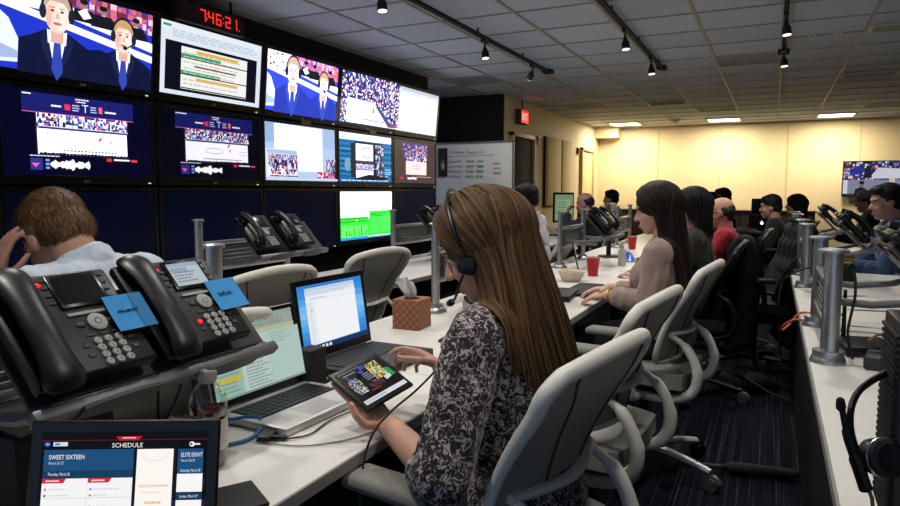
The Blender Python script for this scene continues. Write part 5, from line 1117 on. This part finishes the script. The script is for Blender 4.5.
t = thing('laptop', 'closed black laptop under the hand of the dark haired woman', 'laptop', (-1.02,3.35,D), .1); b = MB(); b.box((0,0,.011), (.23,.31,.020), bev=.005); obj('base', b, BLK, t); b = MB(); b.box((0,0,.026), (.228,.308,.008), bev=.003); obj('lid', b, TPB, t)
t = thing('packet', 'crumpled blue packet on the desk before the dark haired woman', 'packet', (-1.02,5.35,D), .3); b = MB(); b.sheet(lambda u, v: ((u-.5)*.13,(v-.5)*.2,.006+.055*math.sin(PI*u)*math.sin(PI*v)*(1+.3*math.sin(9*u+5*v))), 10, 10, .004); obj('wrapper', b, mat('packet_blue','1f5fc0',.3,var=.3,scale=18), t); b = MB(); b.box((0,.1,.01), (.12,.012,.004)); obj('seal', b, BLU, t)
t = thing('hand_bottle', 'small pale pump bottle between the red cups', 'bottle', (-.99,4.98,D)); b = MB(); b.lathe([(.004,0),(.028,.001),(.03,.006),(.03,.11),(.022,.125),(.012,.13),(.012,.14),(.004,.141)], (0,0,0), 18); obj('shell', b, mat('bottle_pale','c9c4b9',.3), t); b = MB(); b.lathe([(.013,.138),(.013,.152),(.004,.153)], (0,0,0), 14); b.cyl((0,0,.15), (0,0,.172), .004); b.box((.012,0,.174), (.04,.012,.008), bev=.003); obj('pump', b, WC, t)
t = thing('monitor', 'grey monitor on the middle desk row facing the dark haired woman', 'monitor', (-1.22,5.0+.62,D), .1); b = MB(); b.box((0,0,.30), (.04,.40,.30), bev=.01); obj('casing', b, ALUD, t); b = MB(); b.cyl((-.01,0,.01), (-.01,0,.2), .02); b.lathe([(.10,0),(.10,.012),(.02,.016)], (0,0,0), 24); obj('stand', b, DGR, t); cv = Canvas(.36,.26,'20304a',5,.6); cv.rows(.1,.1,.9,.9,9,'6a86b0'); cv.build('screen', frameM((.0215,-.18,.17),(0,1,0),(0,0,1)), t, screen_mat(.6))
# back of the room
t = thing('credenza', 'long dark credenza along the back wall', 'cabinet', (-1.2,YB-.30,0)); b = MB(); b.box((0,0,.45), (3.8,.5,.86), bev=.01); obj('body', b, mat('wood_dark','241a10',.5,var=.2,scale=6), t); b = MB(); b.box((0,0,.895), (3.86,.55,.03), bev=.004); obj('counter', b, mat('wood_dark_top','2e2114',.4), t)
b = MB()
for i in range(6): b.box((-1.58+.632*i,-.252,.45), (.58,.018,.78), bev=.004)
obj('door_set', b, mat('wood_door','1f170e',.5), t)
t = thing('table', 'dark table across the back of the room under the open laptop', 'table', (-.05,10.2,0)); b = MB(); b.box((0,0,.72), (1.5,.7,.03), bev=.004); obj('tabletop', b, mat('wood_mid','6a5636',.5), t)
for x in (-.68,.68):
    for y in (-.28,.28):
        b = MB(); b.box((x,y,.355), (.04,.04,.70)); obj('leg', b, DGR, t)
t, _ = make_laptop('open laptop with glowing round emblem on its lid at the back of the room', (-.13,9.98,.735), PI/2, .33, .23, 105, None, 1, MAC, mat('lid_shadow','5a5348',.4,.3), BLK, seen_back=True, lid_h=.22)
b = MB(); b.ell((-.0095,0,.12), (.0015,.018,.020)); b.ell((-.0095,.006,.147), (.0015,.004,.007)); e = obj('emblem', b, mat('emblem_glow','ffffff',.4,emit='f4f6ff',es=2.5), t); e.matrix_local = _ @ Matrix.Translation((0,0,-.02))
t = thing('monitor', 'dark monitor back standing behind the laptop with the glowing emblem', 'monitor', (-.10,10.42,.735), PI/2); b = MB(); b.box((0,0,.29), (.03,.36,.30), bev=.008); obj('casing', b, BLK, t); b = MB(); b.box((-.01,0,.07), (.03,.06,.14)); b.lathe([(.1,0),(.1,.01),(.02,.014)], (0,0,0), 20); obj('stand', b, DGR, t)
t = thing('monitor', 'small pale green screen near the left wall at the back', 'monitor', (-2.66,9.2,D), math.radians(-40)); b = MB(); b.box((0,0,.32), (.03,.34,.42), bev=.008); obj('casing', b, BLK, t); cv = Canvas(.30,.36,'8fae86',61,.8); cv.rect(.1,.1,.9,.8,'a9c49a'); cv.rows(.15,.15,.85,.75,6,'6a8a68'); cv.build('screen', frameM((.016,-.15,.14),(0,1,0),(0,0,1)), t, screen_mat(.7)); b = MB(); b.box((0,0,.06), (.04,.06,.12)); b.lathe([(.1,0),(.1,.01),(.02,.014)], (0,0,0), 20); obj('stand', b, DGR, t)
t = thing('cardboard_box', 'small brown box standing beside the pale green screen', 'box', (-2.52,9.75,D), .2); b = MB(); b.box((0,0,.22), (.16,.24,.44), bev=.005); obj('carton', b, mat('box_brown','4a2f1c',.8), t); b = MB(); b.box((0,0,.442), (.05,.24,.003)); obj('tape', b, mat('box_tape','6a4a2c',.5), t)
make_desk('dark side desk near the left wall holding the pale green screen', (-2.42,8.6,0), 1.6, .74, 1)
# floor items
t = thing('bag', 'black shoulder bag lying on the carpet of the aisle', 'bag', (-.12,4.62,0), .3); b = MB(); b.ell((0,0,.07), (.17,.11,.07)); b.ell((.09,.02,.06), (.11,.09,.06)); obj('body', b, mat('bag_black','0e0e10',.8,var=.2,bump=.3), t); b = MB(); b.tube(bez([(-.13,.05,.09),(-.05,-.09,.125),(.1,-.2,.05),(.25,-.22,.012),(.30,-.05,.012),(.2,.08,.05)], 6), .012, 8, flat=.4); obj('strap', b, mat('bag_strap','161618',.7), t); b = MB(); b.cyl((.29,-.14,.02), (.29,-.06,.02), .022); obj('buckle', b, mat('buckle_white','c9c9c9',.4), t)
t = thing('umbrella', 'folded black umbrella lying on the carpet near the right desk', 'umbrella', (-.01,3.22,.03), 1.75); b = MB(); b.tube([(0,-.20,0),(0,-.14,0),(0,.10,0),(0,.16,0)], [.006,.022,.030,.012], 10); obj('canopy', b, BLK2, t); b = MB(); b.tube([(0,.15,0),(0,.24,0)], .011, 8); obj('handle', b, DGR, t)
# ------------------------------------------------------------------ chairs
CG = 'light grey office chairs'
CH = make_chair('light grey office chair the long haired woman sits on, nearest to the camera', (-.56,1.40,0), PI-.16, CG)
CHD = None
for x, y, a, l in ((-.57,2.16,PI-.12,'empty light grey office chair between the two women'),(-.50,3.10,PI-.10,'light grey office chair the dark haired woman in beige sits on'),
 (-2.05,2.10,PI-.03,'empty grey office chair seen from behind, below the pair of small phones'),(-2.12,3.05,PI-.10,'empty grey office chair seen from behind, left of the tissue box'),
 (-1.50,1.20,PI,'grey office chair under the man in the striped shirt'),(-.44,4.42,PI,'black office chair under the person in the olive jacket'),(-.30,5.9,PI,'black office chair under the man in red'),
 (-.10,5.15,PI+.2,'black office chair standing in the aisle under a black coat'),(-1.72,5.3,PI,'grey office chair under the person with the white collar'),(-1.8,7.6,PI,'grey office chair under the bald man'),
 (.95,5.5,PI,'grey office chair under the man in the blue shirt'),(.12,7.8,PI,'black office chair under the dark haired person in black beside the glowing emblem')):
    if 'black' in l.split(' ')[0]:
        if CHD is None: CHD = make_chair(l, (x,y,0), a, 'black-shaded office chairs', True)
        else: dup(CHD, l, (x,y,0), a)
    else: dup(CH, l, (x,y,0), a)
# black coats hung on chairs
def coat(label, loc, rz, w=.40, top=1.0):
    t = thing('coat', label, 'coat', loc, rz); P = [('c',(-.28,-w/2,top-.06),(-.28,w/2,top-.06),.065,.065),('c',(-.24,-w/2-.02,.75),(-.24,w/2+.02,.75),.08,.08),('c',(-.22,-w/2-.01,.45),(-.22,w/2+.01,.45),.075,.075),('c',(-.2,-w/2,.26),(-.2,w/2,.26),.05,.05)]
    for s in (-1,1): P += [('c',(-.28,s*w/2,top-.06),(-.22,s*(w/2+.06),.62),.06,.05),('c',(-.22,s*(w/2+.06),.62),(-.18,s*(w/2+.03),.40),.05,.045)]
    for i in range(4): P.append(('c',(-.33,-w/2+.13*i,.9),(-.30,-w/2+.12*i+.02,.3),.03,.04))
    for i in range(4):
        for j in range(3): P.append(('c',(-.25,-w/2+.13*i,.3+.2*j),(-.25,-w/2+.13*i,.5+.2*j),.07,.07))
    blob('body', prim_mb(P), .016, 4, mat('coat_black','0b0b0d',.9,var=.3,scale=12,bump=.3), t)
    c = MB(); c.tube([(-.28+.06*math.cos(a),.10*math.sin(a),top+.012+.012*math.cos(a)) for a in [2*PI*i/18 for i in range(18)]], .018, 8, closed=True); obj('collar', c, mat('coat_collar','121214',.9), t); return t
coat('black coat hung over the chair back in the aisle', (-.10,5.15,0), PI+.2, .40, 1.06)
coat('black coat hung over a chair back in front of the man in red', (-.42,4.86,0), PI-.1, .42, 1.0)
# ------------------------------------------------------------------ the long haired woman in front
def floral():
    m = bpy.data.materials.new('floral_cloth'); t, out = nt(m); N = t.nodes.new; L = t.links.new; b = N('ShaderNodeBsdfPrincipled'); b.inputs['Roughness'].default_value = .85; b.inputs['Sheen Weight'].default_value = .1; L(b.outputs[0], out.inputs[0])
    tc = N('ShaderNodeTexCoord'); n0 = N('ShaderNodeTexNoise'); n0.inputs['Scale'].default_value = 26; L(tc.outputs['Object'], n0.inputs[0])
    mx = N('ShaderNodeMix'); mx.data_type = 'VECTOR'; mx.inputs[0].default_value = .045; L(tc.outputs['Object'], mx.inputs[4]); L(n0.outputs['Color'], mx.inputs[5])
    n = N('ShaderNodeTexNoise'); n.inputs['Scale'].default_value = 80; n.inputs['Detail'].default_value = 2.5; n.inputs['Distortion'].default_value = 1.6; L(mx.outputs[1], n.inputs[0])
    r = N('ShaderNodeValToRGB'); e = r.color_ramp.elements; e[0].position = .40; e[0].color = lin('17101a')+(1,); e[1].position = .50; e[1].color = lin('2a1c2c')+(1,)
    for p, c in ((.525,'6f5f66'),(.56,'b7aaa4'),(.70,'d6cdc6')): x = e.new(p); x.color = lin(c)+(1,)
    L(n.outputs[0], r.inputs[0]); n2 = N('ShaderNodeTexNoise'); n2.inputs['Scale'].default_value = 9; L(tc.outputs['Object'], n2.inputs[0])
    m2 = N('ShaderNodeMix'); m2.data_type = 'RGBA'; m2.blend_type = 'MULTIPLY'; m2.inputs[0].default_value = .5; L(r.outputs[0], m2.inputs[6]); L(n2.outputs[0], m2.inputs[7]); L(m2.outputs[2], b.inputs['Base Color']); return m
W1 = (-.49,1.40)
def wl(o, p): return V((-(p[0]-o[0]), -(p[1]-o[1]), p[2]))
def wd(d): return V((-d[0], -d[1], d[2]))
wr = TABC+TABX*(-.030)-TABY*(.066+.035)-TABN*.044
Lh = dict(e=wl(W1,(-.55,1.10,.735)), w=wl(W1,wr), f=wd(TABY*.97+TABN*.08), n=wd(TABN), curl=(3,3,5,8), tw=((.30,.95,.25),(.75,.50,.62),(.85,.0,.55)))
Rh = dict(e=wl(W1,(-.56,1.60,.77)), w=wl(W1,(-.735,1.485,.835)), f=wd((-.86,.22,.30)), n=wd((-.42,-.35,-.84)), curl=(22,34,42,48), tw=((.45,.85,.25),(.80,.45,.40),(.95,.1,.35)))
r1, H1 = person('woman with long auburn hair in a floral blouse using a tablet, nearest the camera', (W1[0],W1[1],0), PI, floral(), skin='c99a82', hair=('4c351d','553c21','5e4426','432d19','674b2b','493219'), style='long', fem=True,
   lean=7, hp=26, hy=10, hoff=(.055,-.012,.155), armL=Lh, armR=Rh, sleeve=.56, bot='17171c', voxel=.0046, hip=.565, hairp=dict(zend=.87, n=1000, rr=.0052, spread=1.9, back=1.6, front=34, puff=1.07, psi0=78), top_v=.007, lips='b0625c')
headset('black headset worn over the auburn hair of the nearest woman', (W1[0],W1[1],0), PI, H1, 1, 1.05, cs=.72, fx=.028)
r2, H2 = person('woman with long dark hair in a beige cardigan typing at the desk', (-.44,3.28,0), PI, mat('cardigan','9c877a',.9,var=.12,scale=120,bump=.25,sheen=.2), skin='c99f88', hair=('1c1210','2a1a14','140d0c','3a241a'), style='long', fem=True,
   lean=3, hp=14, hy=2, hoff=(.035,0,.178), armL=dict(e=(.05,.225,.78), w=(.255,.11,.785), f=(.9,-.12,-.16), n=(0,-.1,-1), curl=24), armR=dict(e=(.09,-.2,.76), w=(.30,-.13,.785), f=(1,.15,-.1), n=(0,0,-1), curl=24), sleeve=.86, bot='15161d', voxel=.006, hip=.585, hairp=dict(zend=.76, n=620, rr=.0052, spread=.5, back=1.0, front=42, puff=1.0, psi0=80), lips='a85e58')
q = MB(); q.tube([V((.245,.115,.785))+V((.0,1,0))*.031*math.cos(a)+V((.15,0,1)).normalized()*.031*math.sin(a) for a in [2*PI*i/20 for i in range(20)]], .006, 6, closed=True); obj('bracelet', q, mat('gold','c9a040',.3,.8), r2)
q = MB(); q.sheet(lambda u, v: (.135+.012*math.sin(PI*v)+.03*(1-u), (v-.5)*(.05+.06*u), .66+.30*u), 8, 8, .006); obj('white_top', q, mat('top_white','d8d4d0',.8), r2)
stripe = mat('shirt_striped','bcc6d2',.85,var=.22,scale=12,stretch=(1,16,1))
r3, H3 = person('man in a pale striped shirt leaning his head on his hand at the left edge', (-1.50,1.235,0), PI+.12, stripe, skin='b88a70', hair=('6a4a2c','7c5a36','54381f','8c6a42'), style='short', lean=24, hp=42, hy=-6, hoff=(.105,0,.105),
   armL=dict(e=(.52,.17,.775), w=(.375,.125,1.03), f=(-.12,-.16,1), n=(-.25,-1,-.1), curl=(18,18,20,24)), armR=dict(e=(.36,-.27,.80), w=(.55,-.1,.785), f=(1,.3,0), n=(0,0,-1)), sleeve=.60, bot='1d2028', voxel=.006, hip=.63, collar=True, hairp=dict(n=6000, ln=.020))
Z = dict(voxel=.008)
person('person with dark hair in an olive jacket behind the dark haired woman', (-.40,4.42,0), PI, '2e2f28', hair=('0f0b0a','17110f'), style='long', hairp=dict(zend=1.0, n=220, rr=.007), fem=True, lean=4, hp=8, hip=.57, hoff=(.03,0,.175), **Z)
r4, H4 = person('balding man with glasses in a red pullover', (-.26,5.86,0), PI, '9c0f1e', skin='c48f78', hair=('3a3532','4a443f','2c2826'), style='ring', lean=10, hp=4, hip=.49, hoff=(.045,0,.165), hairp=dict(n=900, ln=.018), armL=dict(e=(.18,.24,.70), w=(.40,.12,.79)), **Z)
q = MB()
for s in (1,-1): q.tube([H4 @ V((.098,s*.031+.021*math.cos(a),.004+.016*math.sin(a))) for a in [2*PI*i/16 for i in range(16)]], .0022, 6, closed=True); q.tube([H4 @ V((.095,s*.052,.008)), H4 @ V((.05,s*.074,.01)), H4 @ V((-.005,s*.084,.006))], .0022, 6)
q.tube([H4 @ V((.1,-.01,.006)), H4 @ V((.1,.01,.006))], .0022, 6); obj('glasses', q, BLK2, r4)
person('dark haired person resting chin on hand just past the man in red', (-.46,6.9,0), PI, '3a2c38', hair=('100c0b','1a1412'), style='short', lean=14, hp=6, hip=.52, hoff=(.05,0,.17), armL=dict(e=(.46,.14,.78), w=(.31,.08,.98), f=(-.2,-.2,1), n=(-1,0,0), curl=40), **Z)
person('person with black hair farthest back on the middle row, left one', (-.58,8.25,0), PI, '17161a', hair=('0e0b0a','181210'), style='bun', fem=True, lean=5, hip=.55, eyes=False, voxel=.011)
person('person with black hair farthest back on the middle row, right one', (-.50,9.05,0), PI, '202024', hair=('0c0a0a','14100f'), style='short', lean=5, hip=.57, eyes=False, voxel=.011)
person('dark haired person in black facing left, beside the glowing laptop emblem', (.10,7.8,0), PI, '0f0f12', hair=('120e0d','1c1513'), style='short', lean=10, hp=6, hip=.50, hoff=(.045,0,.165), **Z)
person('person with long black hair in black clothes, rearmost beyond the silver posts', (.30,8.6,0), PI, '0d0d10', hair=('0b0909','120e0d'), style='long', fem=True, lean=4, hip=.52, eyes=False, hairp=dict(zend=.9, n=160, rr=.009), voxel=.010)
r5, H5 = person('man in a grey cap under the back wall television', (1.10,9.4,0), PI, '1b1d24', hair=('2a211c','1c1512'), style='short', lean=8, hp=10, hip=.53, **Z)
q = MB(); q.ell(H5 @ V((-.012,0,.07)), (.108,.09,.075), H5, 20, 12); q.sheet(lambda u, v: H5 @ V((.075+.085*u, (v-.5)*.15*(1-.35*u*u), .055-.02*u-.02*(2*v-1)**2)), 6, 8, .006); obj('cap', q, mat('cap_grey','7a7672',.85), r5)
person('man with short dark hair in a blue shirt at the right edge', (.83,5.5,0), PI+.05, '2a4468', skin='b98d7c', hair=('17110f','211915'), style='crop', lean=9, hp=10, hy=8, hip=.58, hoff=(.055,0,.175), collar=True, hairp=dict(n=900, ln=.014), armR=dict(e=(.22,-.24,.74), w=(.42,-.12,.79)), **Z)
r6, H6 = person('bald man facing left in the far row under the televisions', (-1.82,7.6,0), PI, '23222a', skin='b98a80', hair=('2c2a2c','3a3636'), style='ring', lean=10, hp=14, hip=.52, hairp=dict(n=500, ln=.012), armL=dict(e=(.30,.24,.80), w=(.30,.10,1.0), f=(-.1,-.2,1), n=(-1,0,0), curl=50), **Z)
person('person with black hair by the small green screen at the back', (-1.98,9.55,0), PI, '151518', hair=('0b0909','12100f'), style='short', lean=6, hip=.55, eyes=False, voxel=.011)
person('dark haired person in a white collared shirt behind the nearest woman', (-1.74,5.3,0), PI, 'bfbfc2', hair=('0e0b0a','17110f'), style='short', lean=8, hp=6, hip=.585, hoff=(.05,0,.175), collar=True, **Z)
# ------------------------------------------------------------------ light
def area(n, loc, size, power, col, rot=(0,0,0), sy=None):
    l = bpy.data.lights.new(n, 'AREA'); l.energy = power; l.color = col; l.shape = 'RECTANGLE'; l.size = size; l.size_y = sy or size
    o = bpy.data.objects.new(n, l); COL.objects.link(o); o.location = loc; o.rotation_euler = rot; return o
for x, y, _l in PANELS: area('panel_light', (x,y,CEIL-.03), .54, 60, (1,.89,.68))
for i, (p, d) in enumerate(LIGHTS):
    l = bpy.data.lights.new('spot_light', 'SPOT'); l.energy = 46; l.color = (1,.955,.89); l.spot_size = math.radians(130); l.spot_blend = .8; l.shadow_soft_size = .05
    o = bpy.data.objects.new('spot_light', l); COL.objects.link(o); o.location = p; o.rotation_euler = V(d).to_track_quat('-Z','Y').to_euler()
w = bpy.data.worlds.new('world'); SC.world = w; w.use_nodes = True; w.node_tree.nodes['Background'].inputs[0].default_value = (.52,.68,1,1); w.node_tree.nodes['Background'].inputs[1].default_value = .55
